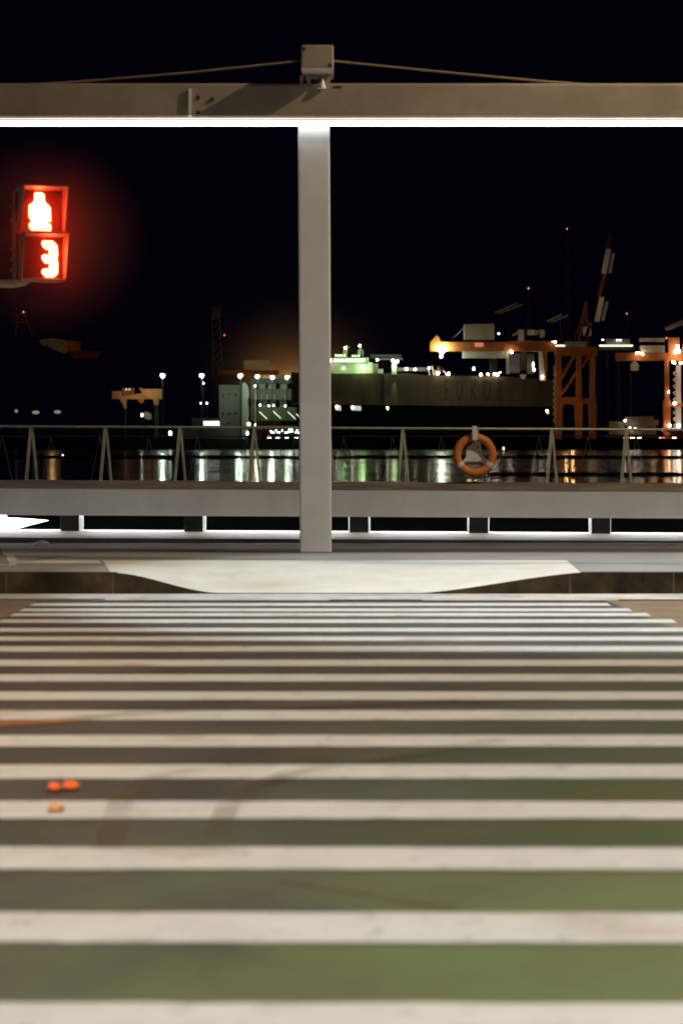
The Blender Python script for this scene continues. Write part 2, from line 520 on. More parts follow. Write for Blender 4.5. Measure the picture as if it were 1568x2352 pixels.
# ------------------------------------------------------------------ top gantry: beam, column, cables, led
g = thing('bridge_frame', (-0.296, 23.9, fall(23.9)), 'tan steel portal frame over the pavement with a white light strip under its beam', 'frame')
bx = MB(); bx.box(-14, 14, 23.70, 24.25, P(0, 272, 23.7).z, P(0, 189, 23.7).z).bevel(0.035, 2)
beam = bx.build('beam', M['beamsteel'], g)
ca = P(684, 294, 23.82); cb = P(757, 1268, 23.82)
c = MB(); c.box(ca.x, cb.x, 23.80, 24.10, fall(23.9), P(0, 272.5, 23.7).z).bevel(0.022, 3)
zb, zt = fall(23.9), ca.z
c.shear(lambda v: Vector((v.x + (1 - (v.z - zb) / (zt - zb)) * 0.021, v.y, v.z)))
col = c.build('column', M['colsteel'], g)
l = MB()
for k in range(8):
    l.box(-14 + 3.5 * k + 0.003, -14 + 3.5 * (k + 1) - 0.003, 23.70, 23.755, P(0, 287, 23.7).z, P(0, 277, 23.7).z)
l.build('light_strip', M['led'], g)
tr = MB()
tr.box(-14, 14, 23.76, 23.795, P(0, 280, 23.7).z, P(0, 272.5, 23.7).z)
tr.build('light_channel', M['bolt'], g)
# splice plate
sp = MB(); a, b = P(440, 266, 23.69), P(500, 203, 23.69)
sp.box(a.x, b.x, 23.692, 23.699, a.z, b.z)
spo = sp.build('splice_plate', M['beamsteel'], beam)
rb = MB(); a, b = P(433, 266, 23.68), P(439, 203, 23.68)
rb.box(a.x, b.x, 23.66, 23.70, a.z, b.z)
rb.build('rib', M['plate'], beam)
for (x, y) in ((455, 224), (487, 228), (455, 258)):
    q = MB(); cc = P(x, y, 23.69); q.bar(cc + Vector((0, -0.018, 0)), cc + Vector((0, 0.004, 0)), 0.05, seg=6)
    q.build('bolt', M['bolt'], spo)
# cable anchor block
an = thing('cable_anchor', P(728, 188, 23.7), 'tan steel anchor block standing on top of the beam, holding two cables', 'anchor')
a, b = P(691, 158, 23.35), P(766, 103, 23.35)
q = MB(); q.box(a.x, b.x, 23.30, 24.05, a.z, b.z).bevel(0.02, 2)
q.build('block', M['beamsteel'], an)
q = MB(); z0 = P(0, 190, 23.7).z
q.bar(Vector((P(722, 0, 23.75).x, 23.85, P(0, 182, 23.75).z)), Vector((P(722, 0, 23.75).x, 23.85, a.z)), 0.24, seg=20)
q.build('drum', M['beamsteel'], an, smooth=False)
for x0, x1, x2, x3 in ((688, 697, 689, 695), (737, 762, 742, 756), (700, 712, 706, 714)):
    q = MB(); q.prism([(P(x0, 0, 23.7).x, a.z), (P(x1, 0, 23.7).x, a.z), (P(x3, 0, 23.7).x, z0), (P(x2, 0, 23.7).x, z0)], 23.72, 23.78)
    q.build('foot', M['beamsteel'], an)
for x, y in ((697, 112), (758, 149)):
    cc = P(x, y, 23.30); q = MB(); q.bar(cc + Vector((0, -0.012, 0)), cc + Vector((0, 0.01, 0)), 0.045, seg=10)
    q.build('bolt', M['bolt'], an)
q = MB(); cc = P(740, 203, 23.68); bmesh.ops.create_cone(q.bm, segments=16, radius1=0.045, radius2=0.006, depth=0.12, cap_ends=True, matrix=Matrix.Translation((cc.x, 23.66, cc.z + 0.06)))
q.build('insulator', M['white_cone'], an)
q = MB(); a, b = P(766, 201, 23.69), P(784, 196, 23.69); q.box(a.x, b.x, 23.693, 23.70, a.z, b.z)
q.build('drain_slot', M['bolt'], beam)
for pts, lab in (([(692, 139), (430, 166), (150, 189), (-200, 206)], 'thin steel cable sloping down to the left from the anchor block'),
                 ([(764, 139), (1000, 163), (1250, 186), (1650, 214)], 'thin steel cable sloping down to the right from the anchor block')):
    q = MB(); q.tube([P(x, y, 23.93) for x, y in pts], 0.014, 8)
    tag(q.build('steel_cable', M['cable'], origin=P(*pts[0], 23.93)), lab, 'cable', 'cables of the frame')

# ------------------------------------------------------------------ low parapet with under-lighting (falls to the right by 0.3 degrees)
TILT = 0.0051
def tl_(v):
    return Vector((v.x, v.y, v.z - TILT * v.x))
DP = 28.0
pz = lambda y, d=DP: P(0, y, d).z
pr = thing('parapet', (0, 27.9, 0.12), 'low grey steel parapet beam on short posts, lit from beneath along its ledge', 'parapet')
XL = 14
q = MB(); q.prism([(0, 0)] * 0 or [(27.6, 0.0), (27.6, pz(1238.5, 27.6)), (28.1, pz(1223, 28.1)), (28.6, pz(1223, 28.1)), (28.6, 0.0)], -XL, XL)
q.shear(lambda v: Vector((v.y, v.x, v.z)))
for v in q.bm.verts:
    v.co = tl_(v.co)
q.build('ledge', M['ledge'], pr)
q = MB()
q.box(-XL, XL, 27.592, 27.599, -0.05, pz(1239.5, 27.6)).shear(tl_)
q.build('ledge_face_shade', M['cap'], pr)  # dark strip puts the shade of the ledge front into colour
q = MB(); q.box(-XL, XL, DP, 28.02, pz(1187), pz(1122)); q.box(-XL, XL, 28.02, 28.7, pz(1180), pz(1122))
q.shear(tl_); q.build('beam', M['parapet'], pr)
q = MB(); n = 70
pts = []
for k in range(n + 1):
    x = -XL + 2 * XL * k / n
    pts.append((x, rnd.uniform(-0.008, 0.008)))
for (x0, j0), (x1, j1) in zip(pts, pts[1:]):
    zf, zbk = pz(1122) + 0.001, pz(1106, 28.7)
    q.poly([(x0, DP - 0.004, zf), (x1, DP - 0.004, zf), (x1, 28.7, zbk + j1), (x0, 28.7, zbk + j0)])
    q.poly([(x0, DP - 0.004, zf - 0.02), (x1, DP - 0.004, zf - 0.02), (x1, DP - 0.004, zf), (x0, DP - 0.004, zf)])
    q.poly([(x0, 28.7, zbk + j0), (x1, 28.7, zbk + j1), (x1, 28.7, zbk - 0.12), (x0, 28.7, zbk - 0.12)])
q.shear(tl_); q.build('cap', M['cap'], pr)
for x in (-152, 160, 444, 824, 1099, 1380, 1662):
    X = (x - CX) * 28.1 / FPX
    f, w2 = 0.118, 0.152
    z0_, z1_ = pz(1223, 28.1) - 0.02, pz(1181)
    q = MB(); q.box(X - f, X + f, 28.12, 28.35, z0_, z1_).shear(tl_)
    po = q.build('post', M['postdark'], pr)
    for s in (-1, 1):
        q = MB()
        ww = w2 if s > 0 else 0.134
        xs_ = [(X + s * (f + 0.002), 28.10), (X + s * ww, 28.30), (X + s * ww, 28.34), (X + s * (f + 0.002), 28.34)]
        lo = [q.bm.verts.new((u, v, z0_)) for u, v in xs_]; hi = [q.bm.verts.new((u, v, z1_)) for u, v in xs_]
        q.bm.faces.new(lo); q.bm.faces.new(hi)
        for i in range(4):
            q.bm.faces.new((lo[i], lo[(i + 1) % 4], hi[(i + 1) % 4], hi[i]))
        q.shear(tl_); q.build('side_plate', M['plate'], po)
q = MB(); q.box(-XL, XL, 28.36, 28.40, pz(1181) - 0.012, pz(1181) - 0.002).shear(tl_)
q.build('light_strip', M['led_low'], pr)
# lit wedge surface, made to glow, at far left, between the posts
wl = thing('lit_wedge', P(20, 1221, 28.6), 'bright white wedge-shaped lit surface, made to glow, under the parapet at far left', 'lamp')
q = MB(); q.pprism([(-80, 1220), (20, 1220), (70, 1206), (106, 1197), (60, 1193), (8, 1190), (8, 1184), (-80, 1184)], 28.55, 0.3)
q.build('emitter', glow('wedge_white', (1, 0.97, 0.92), 3.0), wl)  # lit surface shown by emission, not a lamp
q = MB(); q.pbox(-90, -20, 1180, 1226, 28.86, 0.1); q.build('back_plate', M['postdark'], wl)
dm = MB(); cc = P(96, 1243, 26.6); dm.ball((cc.x, 26.6, fall(26.6)), 0.105, 1, 1, 0.6, 16)
tag(dm.build('pavement_stud', M['white_cone'], origin=(cc.x, 26.6, fall(26.6)), smooth=True), 'small white dome stud on the grey paving near the parapet, left side', 'stud')

# railing on the parapet
DR = 28.6
rl = thing('railing', (0, DR, pz(1108, DR)), 'grey tubular railing on inverted V posts along the parapet', 'railing')
q = MB(); ztop = P(0, 983, DR).z
q.bar((-13, DR, ztop), (13, DR, ztop), 0.036, seg=10).shear(tl_)
q.build('handrail', M['rail'], rl, smooth=True)
for i in range(-8, 18):
    x = 71 + 170.8 * i
    if abs((x - CX) * DR / FPX) > 12.5:
        continue
    A = P(x, 985, DR); 
    q = MB(); B = P(x - 11, 1110, DR); q.bar(A, B, 0.04, 0.03).shear(tl_); q.build('post', M['rail'], rl)
    q = MB(); B = P(x + 13, 1110, DR + 0.04); q.bar(A + Vector((0.01, 0.05, 0)), B + Vector((0, 0.05, 0)), 0.031, 0.03).shear(tl_); q.build('post', M['rail'], rl)
# second, dim railing on the far edge of the deck
dk = MB(); dk.box(-30, 30, 29.2, 34.0, 0.5, 0.62); dk.box(-30, 30, 33.6, 34.0, -2.7, 0.5)
struct(dk.build('promenade', M['deck']))
r2 = thing('railing', (0, 33.5, 0.62), 'thin dark railing of narrow V rods at the outer deck edge, behind the grey one', 'railing')
q = MB(); q.bar((-20, 33.5, P(0, 1002, 33.5).z), (20, 33.5, P(0, 1002, 33.5).z), 0.02, seg=8); q.build('handrail', M['deck'], r2)
for i in range(-16, 17):
    x = 789 + 112 * i
    q = MB(); A = P(x, 1003, 33.5)
    q.bar(A, Vector((A.x - 0.17, 33.5, 0.62)), 0.011, seg=6); q.bar(A, Vector((A.x + 0.2, 33.5, 0.62)), 0.011, seg=6)
    q.build('post', M['raildark'], r2)

# life buoy
lc = P(1090, 1045, 28.45)
lb = thing('life_buoy', lc, 'orange life buoy with pale bands hanging on the grey railing', 'life buoy')
q = MB(); RR, rr = 40.5 * 28.45 / FPX, 9.6 * 28.45 / FPX
def torus(mb, c, R0, r0, a0=0, a1=360, n=64, m=16):
    rings = []
    full = abs(a1 - a0) >= 360
    for i in range(n if full else n + 1):
        t = R(a0 + (a1 - a0) * i / n)
        ring = []
        for j in range(m):
            p = 2 * math.pi * j / m
            rad = R0 + r0 * math.cos(p)
            ring.append(mb.bm.verts.new((c.x + rad * math.cos(t), c.y + r0 * math.sin(p), c.z + rad * math.sin(t))))
        rings.append(ring)
    for i in range(n):
        A, B = rings[i], rings[(i + 1) % len(rings)]
        for j in range(m):
            mb.bm.faces.new((A[j], A[(j + 1) % m], B[(j + 1) % m], B[j]))
torus(q, lc, RR, rr)
ring = q.build('ring', M['buoy'], lb, smooth=True)
for a0 in (206, 321, 82):
    q = MB(); torus(q, lc, RR, rr * 1.05, a0, a0 + 15, 6); q.build('band', M['buoyband'], ring, smooth=True)
bk = thing('buoy_bracket', P(1090, 983, 28.55), 'pale grey bracket plate behind the life buoy with a strap over the handrail', 'bracket')
q = MB(); q.pprism([(1084, 978), (1095, 978), (1097, 1010), (1085, 1010)], 28.33, 0.02); q.build('strap', M['buoyband'], bk)
q = MB()
hp = [(680, 500), (760, 500), (765, 600), (790, 600), (795, 520), (835, 540), (850, 720), (925, 805), (880, 862), (820, 800), (800, 820), (600, 815), (570, 845), (525, 805), (580, 740), (600, 560), (660, 540)]
q.pprism([(991.5 + x * 0.1355, 949 + y * 0.1355) for x, y in hp], 28.52, 0.03)
q.build('plate', M['buoyband'], bk)
q = MB(); q.pbox(1068, 1104, 1058, 1100, 28.56, 0.02); q.build('lower_plate', M['rail'], bk)

# ------------------------------------------------------------------ pedestrian signal (left)
DS = 20.4
k = DS / FPX
sg = thing('pedestrian_signal', P(94, 545, DS), 'pedestrian signal with a glowing red standing figure above a red figure 3', 'traffic signal')
hs = MB(); hs.pbox(43, 146, 430, 534, DS, 0.2).pbox(45, 148, 538, 645, DS, 0.2); hs.bevel(0.012, 2)
hs.build('housing', M['housing'], sg)
q = MB(); q.pbox(40, 43, 440, 640, DS + 0.08, 0.1)
for y in (478, 506, 574, 598, 622):
    q.ball(P(40, y, DS + 0.15), 0.02)
q.build('hinge', M['housing'], sg)
for x0, x1, y0, y1 in ((45, 142, 437, 529), (47, 144, 544, 638)):
    q = MB(); q.pbox(x0, x1, y0, y1, DS - 0.008, 0.007); q.build('lens', M['lens_red'], sg)
    cc = P((x0 + x1) / 2, (y0 + y1) / 2, DS)
    q = MB(); q.frustum_shell((cc.x + 0.0, DS, cc.z), (x1 - x0) * k, (y1 - y0) * k, (x1 - x0 + 2) * k, (y1 - y0 + 6) * k, 0.25, 0.012)
    for v in q.bm.verts:                       # visors droop open at the bottom
        if v.co.y < DS - 0.1 and v.co.z < cc.z:
            v.co.y += 0.14
    q.build('visor', M['visor'], sg)
fig = [(382, 232), (400, 222), (470, 222), (494, 245), (498, 320), (565, 390), (570, 545), (528, 545), (525, 560), (562, 575), (572, 600), (568, 655), (460, 655), (370, 665), (322, 620), (322, 570), (360, 560), (340, 535), (318, 500), (318, 370), (380, 320)]
th = [(465, 780), (480, 763), (590, 763), (640, 815), (650, 930), (636, 970), (650, 1000), (648, 1130), (600, 1175), (510, 1175), (468, 1130), (468, 1095), (490, 1082), (550, 1080), (553, 1020), (500, 1015), (468, 975), (468, 935), (485, 922), (550, 918), (550, 862), (510, 860), (470, 820)]
for nm, pts in (('standing_figure', fig), ('digit', th)):
    q = MB(); q.pprism([(x * 0.2033, 396.6 + y * 0.2033) for x, y in pts], DS - 0.02, 0.01)
    q.build(nm, M['red_glow'], sg)
q = MB(); q.tube([P(-60, 653, DS + 0.1), P(40, 653, DS + 0.1), P(62, 648, DS + 0.1), P(72, 640, DS + 0.1)], 0.038, 12)
q.tube([P(-60, 653, DS + 0.1), Vector((P(-60, 0, DS).x, DS + 0.1, KH))], 0.055, 12)
q.build('pole', M['pole_tan'], sg, smooth=True)
sg.rotation_euler = (0, 0, R(20))
# dark striped foot of the signal pole just in frame
q = MB(); cc = P(-2, 1262, 23.2); bmesh.ops.create_cone(q.bm, segments=20, radius1=0.09, radius2=0.03, depth=0.2, cap_ends=True, matrix=Matrix.Translation((cc.x - 0.05, 23.2, fall(23.2) + 0.1)))
tag(q.build('pole_foot', M['bolt'], origin=(cc.x - 0.05, 23.2, fall(23.2))), 'dark cone-shaped pole foot standing on the pavement at the left edge', 'cone')

# red road studs
for x, y, lab in ((126, 1820, 'glowing red road stud, left one of the close pair between two stripes'), (164, 1817, 'brighter red road stud, right one of the close pair between two stripes'), (128, 1868, 'single dim orange road stud lying on a white stripe')):
    X, d = road_pt(x, y)
    t = thing('road_stud', (X, d, 0.008), lab, 'road stud', 'road studs')
    q = MB(); q.box(X - 0.03, X + 0.03, d - 0.01, d + 0.04, 0.008, 0.022).bevel(0.006); q.build('body', M['stud'], t)
    q = MB(); q.ball((X, d - 0.03, 0.03), 0.02, 1.6 if 'brighter' in lab else 1.1, 0.6, 0.75, 14); q.build('lens', M['stud_glow' if 'pair' in lab else 'stud_pale'], t, smooth=True)

# ------------------------------------------------------------------ street lamps outside the frame that light the crossing
def street_lamp(x, y, hx, hy, h, label, col, power, spot=165):
    t = thing('street_lamp', (x, y, 0.0), label, 'street lamp', 'street lamps over the crossing')
    q = MB(); q.bar((x, y, 0), (x, y, h - 0.6), 0.16, seg=12); q.bar((x, y, h - 0.6), (hx, hy, h), 0.09, seg=10)
    q.build('pole', M['rail'], t)
    q = MB(); q.box(hx - 0.3, hx + 0.3, hy - 0.15, hy + 0.15, h, h + 0.12).bevel(0.03); q.build('lamp_head', M['rail'], t)
    q = MB(); q.box(hx - 0.25, hx + 0.25, hy - 0.11, hy + 0.11, h - 0.02, h - 0.005); q.build('emitter', glow('street_lamp_glass', col, 20), t)
    lamp('street_lamp_light', 'SPOT', (hx, hy, h - 0.05), col, power, t, 0.12, (hx, hy, 0), spot, 0.3)
street_lamp(9.5, 20.6, 8.4, 20.4, 11.0, 'tall warm street lamp on the right side of the far kerb', (1.0, 0.76, 0.50), 4600)
street_lamp(-8.0, 9.0, -5.5, 9.5, 10.0, 'tall warm street lamp left of the crossing', (1.0, 0.82, 0.54), 3000, 125)
street_lamp(6.0, 1.0, 3.5, 2.5, 9.0, 'neutral white street lamp on the near kerb beside the camera', (0.98, 1.0, 1.0), 3500, 150)
street_lamp(4.3, 21.2, 2.6, 19.4, 9.5, 'unseen cool white lamp added on the far kerb, right of the crossing', (0.74, 0.90, 1.0), 3700, 62)  # added lamp; narrow cone brings the light strip's cool light to the ground

# ================================================================== the harbour, about 1.2 km away
WZ = -2.6            # water level
QZ = 3.1             # quay level
def water():
    m = bpy.data.materials.new('water')
    nt, b = nodes_of(m)
    N, L = nt.nodes, nt.links
    tc = N.new('ShaderNodeTexCoord')
    b.inputs['Base Color'].default_value = (0.002, 0.003, 0.004, 1)
    b.inputs['IOR'].default_value = 1.33
    mp = N.new('ShaderNodeMapping'); mp.inputs['Scale'].default_value = (0.25, 0.03, 1)
    L.new(tc.outputs['Object'], mp.inputs[0])
    nz = N.new('ShaderNodeTexNoise'); nz.inputs['Scale'].default_value = 1.0; nz.inputs['Detail'].default_value = 5
    L.new(mp.outputs[0], nz.inputs['Vector'])
    mr = N.new('ShaderNodeMapRange'); mr.inputs['From Min'].default_value = 0.35; mr.inputs['From Max'].default_value = 0.65
    mr.inputs['To Min'].default_value = 0.085; mr.inputs['To Max'].default_value = 0.14
    L.new(nz.outputs[0], mr.inputs['Value']); L.new(mr.outputs[0], b.inputs['Roughness'])
    n2 = N.new('ShaderNodeTexNoise'); n2.inputs['Scale'].default_value = 0.12; n2.inputs['Detail'].default_value = 4
    L.new(tc.outputs['Object'], n2.inputs['Vector'])
    return m
q = MB(); q.poly([(-900, 34.0, WZ), (900, 34.0, WZ), (900, 3000, WZ), (-900, 3000, WZ)])
struct(q.build('harbour_water', water()))

M['quay'] = mat('quay_concrete', (0.09, 0.085, 0.08), 0.9, var=0.3, scale=0.1)
M['orange'] = mat('crane_orange', (0.5, 0.16, 0.035), 0.6, var=0.25, scale=0.25)
M['cream'] = mat('crane_cream', (0.62, 0.55, 0.45), 0.6, var=0.12, scale=0.2)
M['greywall'] = mat('grey_wall', (0.095, 0.095, 0.08), 0.8, var=0.15, scale=0.15)
M['palewall'] = mat('pale_wall', (0.26, 0.275, 0.23), 0.8, var=0.1, scale=0.2)
M['darksteel'] = mat('dark_steel', (0.03, 0.03, 0.03), 0.8, var=0.4, scale=0.2)
M['hull'] = mat('hull_navy', (0.002, 0.002, 0.004), 0.8, var=0.3, scale=0.05, spec=0.05)
M['upper'] = mat('hull_grey', (0.092, 0.06, 0.034), 0.7, var=0.5, scale=0.05, stretch=(2, 1, 0.3))
M['hull_letter'] = mat('hull_letter', (0.03, 0.024, 0.02), 0.7)
M['letter'] = mat('letter_dark', (0.01, 0.01, 0.012), 0.7)
M['shipwhite'] = mat('ship_white', (0.6, 0.62, 0.58), 0.7, var=0.1, scale=0.3)
M['tan'] = mat('crane_tan', (0.62, 0.31, 0.14), 0.6, var=0.15, scale=0.2)
M['dim'] = mat('dim_steel', (0.16, 0.11, 0.06), 0.7, var=0.3, scale=0.2)
M['slate'] = mat('slate_panel', (0.25, 0.28, 0.32), 0.7, var=0.15, scale=0.3)
M['redpaint'] = mat('boom_red', (0.16, 0.025, 0.012), 0.6, var=0.2, scale=0.3)
M['whitepaint'] = mat('boom_white', (0.7, 0.68, 0.62), 0.6, var=0.1, scale=0.3)
M['container'] = mat('container_tan', (0.45, 0.36, 0.25), 0.7, var=0.25, scale=0.3)
M['flood'] = glow('flood_white', (0.78, 1.0, 0.70), 260)
M['flood_s'] = glow('flood_small', (0.9, 1.0, 0.85), 12)
M['flood_g'] = glow('flood_green', (0.62, 1.0, 0.42), 70)
M['flood_w'] = glow('flood_warm', (1.0, 0.82, 0.6), 25)
M['lit_w'] = glow('window_white', (0.92, 1.0, 0.88), 1.4)
M['lit_g'] = glow('window_green', (0.75, 1.0, 0.6), 1.3)
M['lit_c'] = glow('walkway_cream', (1.0, 0.84, 0.6), 1.5)
M['red_s'] = glow('beacon_red', (1.0, 0.16, 0.06), 2.5)
M['stair_l'] = glow('stair_white', (0.95, 1.0, 0.8), 1.1)

q = MB(); q.box(-420, 420, 1195, 1420, WZ - 2, QZ)
struct(q.build('quay', M['quay']))

D0 = 1200.0
SODIUM = (1.0, 0.55, 0.2)
COOL = (0.88, 1.0, 0.86)
GREEN = (0.62, 1.0, 0.42)

def bulb(x, y, d, wpx, parent, m, name='lamp_head', hpx=None):
    q = MB(); kk = d / FPX
    q.ball(P(x, y, d), wpx * kk / 2, 1, 0.6, (hpx or wpx) / wpx, 10)
    return q.build(name, m, parent, smooth=True)

# -- floodlight masts on the left and in front of the terminal
masts = [(373, 863, 11, 'floodlight mast standing alone at the left of the far quay, beside the orange yard crane', 1197),
         (463, 863, 11, 'floodlight mast second from the left, over the lit shed', 1197),
         (552, 863, 11, 'floodlight mast at the left corner of the grey terminal tower', 1197),
         (591, 865, 9, 'floodlight mast over the left end of the terminal facade', 1197),
         (625, 867, 9, 'floodlight mast over the middle of the terminal facade', 1197),
         (659, 867, 9, 'floodlight mast over the right end of the terminal facade', 1197)]
for x, y, wpx, lab, d in masts:
    b = P(x, y, d)
    t = thing('floodlight_mast', (b.x, d, QZ), lab, 'light mast', 'floodlight masts on the far quay')
    q = MB(); q.bar((b.x, d + 1.2, QZ), (b.x, d + 1.2, b.z + 1), 0.5, seg=8); q.build('pole', M['letter'], t)
    q = MB(); q.box(b.x - 1.6, b.x + 1.6, d + 0.9, d + 1.1, b.z - 0.3, b.z + 1.2); q.build('frame', M['darksteel'], t)
    bulb(x, y, d, wpx * 0.6, t, M['flood'], hpx=wpx * 0.75)
    lamp('mast_light', 'POINT', (b.x, d - 1.5, b.z - 1), COOL, 3500, t, 0.8)

# -- terminal building
def px_box(mb, x0, x1, y0, y1, d, depth):
    return mb.pbox(x0, x1, y0, y1, d, depth)
GY = HY - (QZ - CAMH) * FPX / D0          # quay level in photo pixels at 1200 m
tb = thing('terminal_building', P(590, GY, 1215), 'grey harbour terminal with a pale stair tower and open parking decks, left of the column', 'building')
q = MB(); q.pbox(503, 556, 884, GY, 1210, 30); tw = q.build('tower', M['greywall'], tb)
for x, y, w_, h_ in ((512, 908, 4, 8), (526, 905, 9, 3), (541, 906, 8, 4), (512, 950, 4, 8), (526, 950, 9, 4), (541, 949, 9, 5), (526, 971, 9, 4)):
    q = MB(); q.pbox(x - w_ / 2, x + w_ / 2, y - h_ / 2, y + h_ / 2, 1209.7, 0.25); q.build('window', M['darksteel'], tw)
q = MB(); q.pprism([(556, 879), (565, 879), (570, 890), (572, 905), (568, 920), (570, 935), (571, 950), (567, GY), (556, GY)], 1208, 8); q.build('stair_shaft', M['palewall'], tb)
q = MB(); q.pbox(575, 668, 868, 880, 1214, 22).pbox(575, 668, 893, 918, 1212, 22); q.build('wall', M['greywall'], tb)
q = MB(); q.pbox(575, 680, 935, 962, 1212, 22).pbox(575, 680, 962, 966, 1209, 22); q.build('lower_wall', mat('green_wall', (0.06, 0.085, 0.03), 0.8, var=0.2, scale=0.2), tb)
q = MB(); q.pbox(575, 668, 868, 966, 1236, 2); q.build('back_wall', M['darksteel'], tb)
q = MB(); q.pbox(575, 680, 978, 986, 1210, 24); q.build('floor_slab', M['greywall'], tb)
for y0, y1, row in ((881, 893, ((577, 583), (595, 609), (616, 633), (643, 658))), (919, 935, ((577, 584), (594, 614), (620, 634), (642, 659)))):
    for x0, x1 in row:
        q = MB(); q.pbox(x0, x1, y0, y1, 1216, 2); q.build('deck_panel', M['palewall'], tb)
for x0, y0 in ((595, 945), (627, 944), (660, 945), (680, 950)):
    q = MB(); q.pbar(x0, y0, x0 + 18, y0 + 17, 1208.5, 1.6); q.build('stair_light', M['stair_l'], tb)
for x in (588, 600, 613, 629, 654):
    q = MB(); q.pbox(x - 1, x + 1, 906, 917, 1211, 0.5); q.build('bracket', M['palewall'], tb)
for x, y in ((586, 886), (597, 930), (617, 932), (628, 931), (655, 932), (586, 976)):
    bulb(x, y, 1207, 3, tb, M['flood_s'], 'small_light_or_glint', 4.5)
q = MB(); q.pbox(585, 587, 882, GY, 1207.5, 1); q.build('pipe', M['palewall'], tb)
lamp('facade_light', 'POINT', P(620, 885, 1190), COOL, 14000, tb, 1.0)
lamp('facade_light', 'POINT', P(625, 950, 1200), (0.8, 1.0, 0.6), 3500, tb, 1.0)
lamp('facade_light', 'POINT', P(545, 930, 1185), COOL, 9000, tb, 1.0)
# lit shed and low wall
sh = thing('lit_shed', P(485, GY, 1205), 'long low shed with a row of glowing white windows, left of the terminal tower', 'shed')
q = MB(); q.pbox(440, 503, 960, GY, 1206, 12); q.build('wall', M['darksteel'], sh)
for i in range(6):
    x = 466 + 6.4 * i
    q = MB(); q.pprism([(x, 967), (x + 5.4, 967), (x + 6.2, 978), (x + 0.8, 978)], 1205.7, 0.2); q.build('window', M['lit_w'], sh)
lw = MB(); lw.pbox(414, 506, 984, GY, 1203, 2)
tag(lw.build('harbour_wall', M['greywall'], origin=P(460, GY, 1203)), 'low grey-green wall at the quay edge below the lit shed', 'wall')
for x, y, w_, h_, lab in ((391, 995, 8, 12, 'oval white lamp low on the quay, left of the grey-green wall'), (571, 974, 9, 9, 'square white lamp box at the foot of the stair tower'), (568, 995, 6, 10, 'small pale lamp below the foot of the stair tower'),
                          (326, 953, 5, 7, 'white work lamp under the orange yard crane'), (467, 880, 3, 5, 'tiny green-white lamp under the second floodlight mast'), (462, 926, 4, 4, 'left one of two tiny lamps above the lit shed'), (475, 926, 3, 4, 'right one of two tiny lamps above the lit shed')):
    t = thing('quay_lamp', P(x, GY, 1201), lab, 'lamp', 'small lamps on the far quay')
    bulb(x, y, 1201, w_, t, M['flood_s'] if w_ < 6 else glow('lamp_box_white', (0.9, 1, 0.85), 4), 'lamp_head', h_)
    q = MB(); b = P(x, y, 1201); q.bar((b.x, 1202.5, QZ), (b.x, 1202.5, b.z + 0.5), 0.3, seg=6); q.build('pole', M['darksteel'], t)

# -- parked cars
def make_car(x, d, z, rot, paint, lights, label, group):
    t = thing('parked_car', (0, 0, 0), label, 'car', group)
    q = MB(); q.box(-2.1, 2.1, -0.85, 0.85, 0.3, 0.85); q.bevel(0.12, 2); q.build('body', paint, t)
    q = MB(); q.prism([(-1.7, 0.85), (1.2, 0.85), (0.6, 1.45), (-1.3, 1.45)], -0.75, 0.75); q.build('cabin', M['slate'], t)
    for wx in (-1.3, 1.3):
        for wy in (-0.8, 0.8):
            q = MB(); q.bar((wx, wy - 0.1, 0.32), (wx, wy + 0.1, 0.32), 0.64, seg=12); q.build('wheel', M['letter'], t)
    for s in (-0.6, 0.6):
        q = MB(); q.ball((2.1, s, 0.65), 0.34, 0.6, 1, 0.8, 8); q.build('front_light_or_glint', lights[0], t)
        q = MB(); q.ball((-2.1, s, 0.7), 0.22, 0.6, 1, 0.8, 8); q.build('taillight', lights[1], t)
    t.location = (x, d, z)
    t.rotation_euler = (0, 0, rot)
    return t
HL, TLt, HW = glow('glint_glow', (0.95, 1.0, 0.85), 7), glow('taillight_glow', (1.0, 0.15, 0.05), 10), glow('headlight_warm', (1.0, 0.85, 0.65), 14)  # first glow stands in for floodlight glints on the windscreens
pk = thing('parking_deck', P(652, GY, 1196.5), 'low open parking deck at the quay edge in front of the terminal', 'parking deck')
q = MB(); q.pbox(612, 690, 996, 998, 1196.4, 7); q.build('upper_floor', M['greywall'], pk)
for x in (613, 632, 651, 670, 689):
    q = MB(); q.pbox(x - 0.8, x + 0.8, 998, GY, 1196.6, 0.4); q.build('pillar', M['greywall'], pk)
kdeck = 1199 / FPX
zdeck = P(0, 996, 1196.4).z
car_l = ['parked car at the left end of the lower row with a strong red glow', 'parked car second in the lower row under the deck', 'parked car third in the lower row under the deck', 'parked car at the right end of the lower row, next to the big column',
         'parked car at the left end of the upper parking deck', 'parked car second from left on the upper deck', 'parked car third from left on the upper deck', 'parked car at the right end of the upper deck']
ci = 0
for zc_, xs_ in ((QZ, (619, 640, 660, 680)), (zdeck, (623, 642, 661, 681))):
    for x in xs_:
        make_car((x - CX) * kdeck, 1199 + rnd.uniform(-0.5, 0.5), zc_, R(-90 + rnd.uniform(-25, 25)), rnd.choice([M['shipwhite'], M['slate'], M['redpaint'], M['darksteel']]), (HL, TLt), car_l[ci], 'cars parked in front of the terminal')
        ci += 1
bulb(617, 1003, 1196, 5, pk, M['red_s'], 'red_lamp'); bulb(667, 987, 1196, 9, pk, M['flood_s'], 'lamp_head')
for x, y in ((622, 990), (628, 993), (634, 988), (641, 993), (648, 989), (655, 993), (672, 990), (682, 988), (686, 994)):
    bulb(x, y, 1196.2, 2.2, pk, M['flood_s'], 'small_light_or_glint', 3.5)  # small emitters stand in for floodlight glints on windscreens

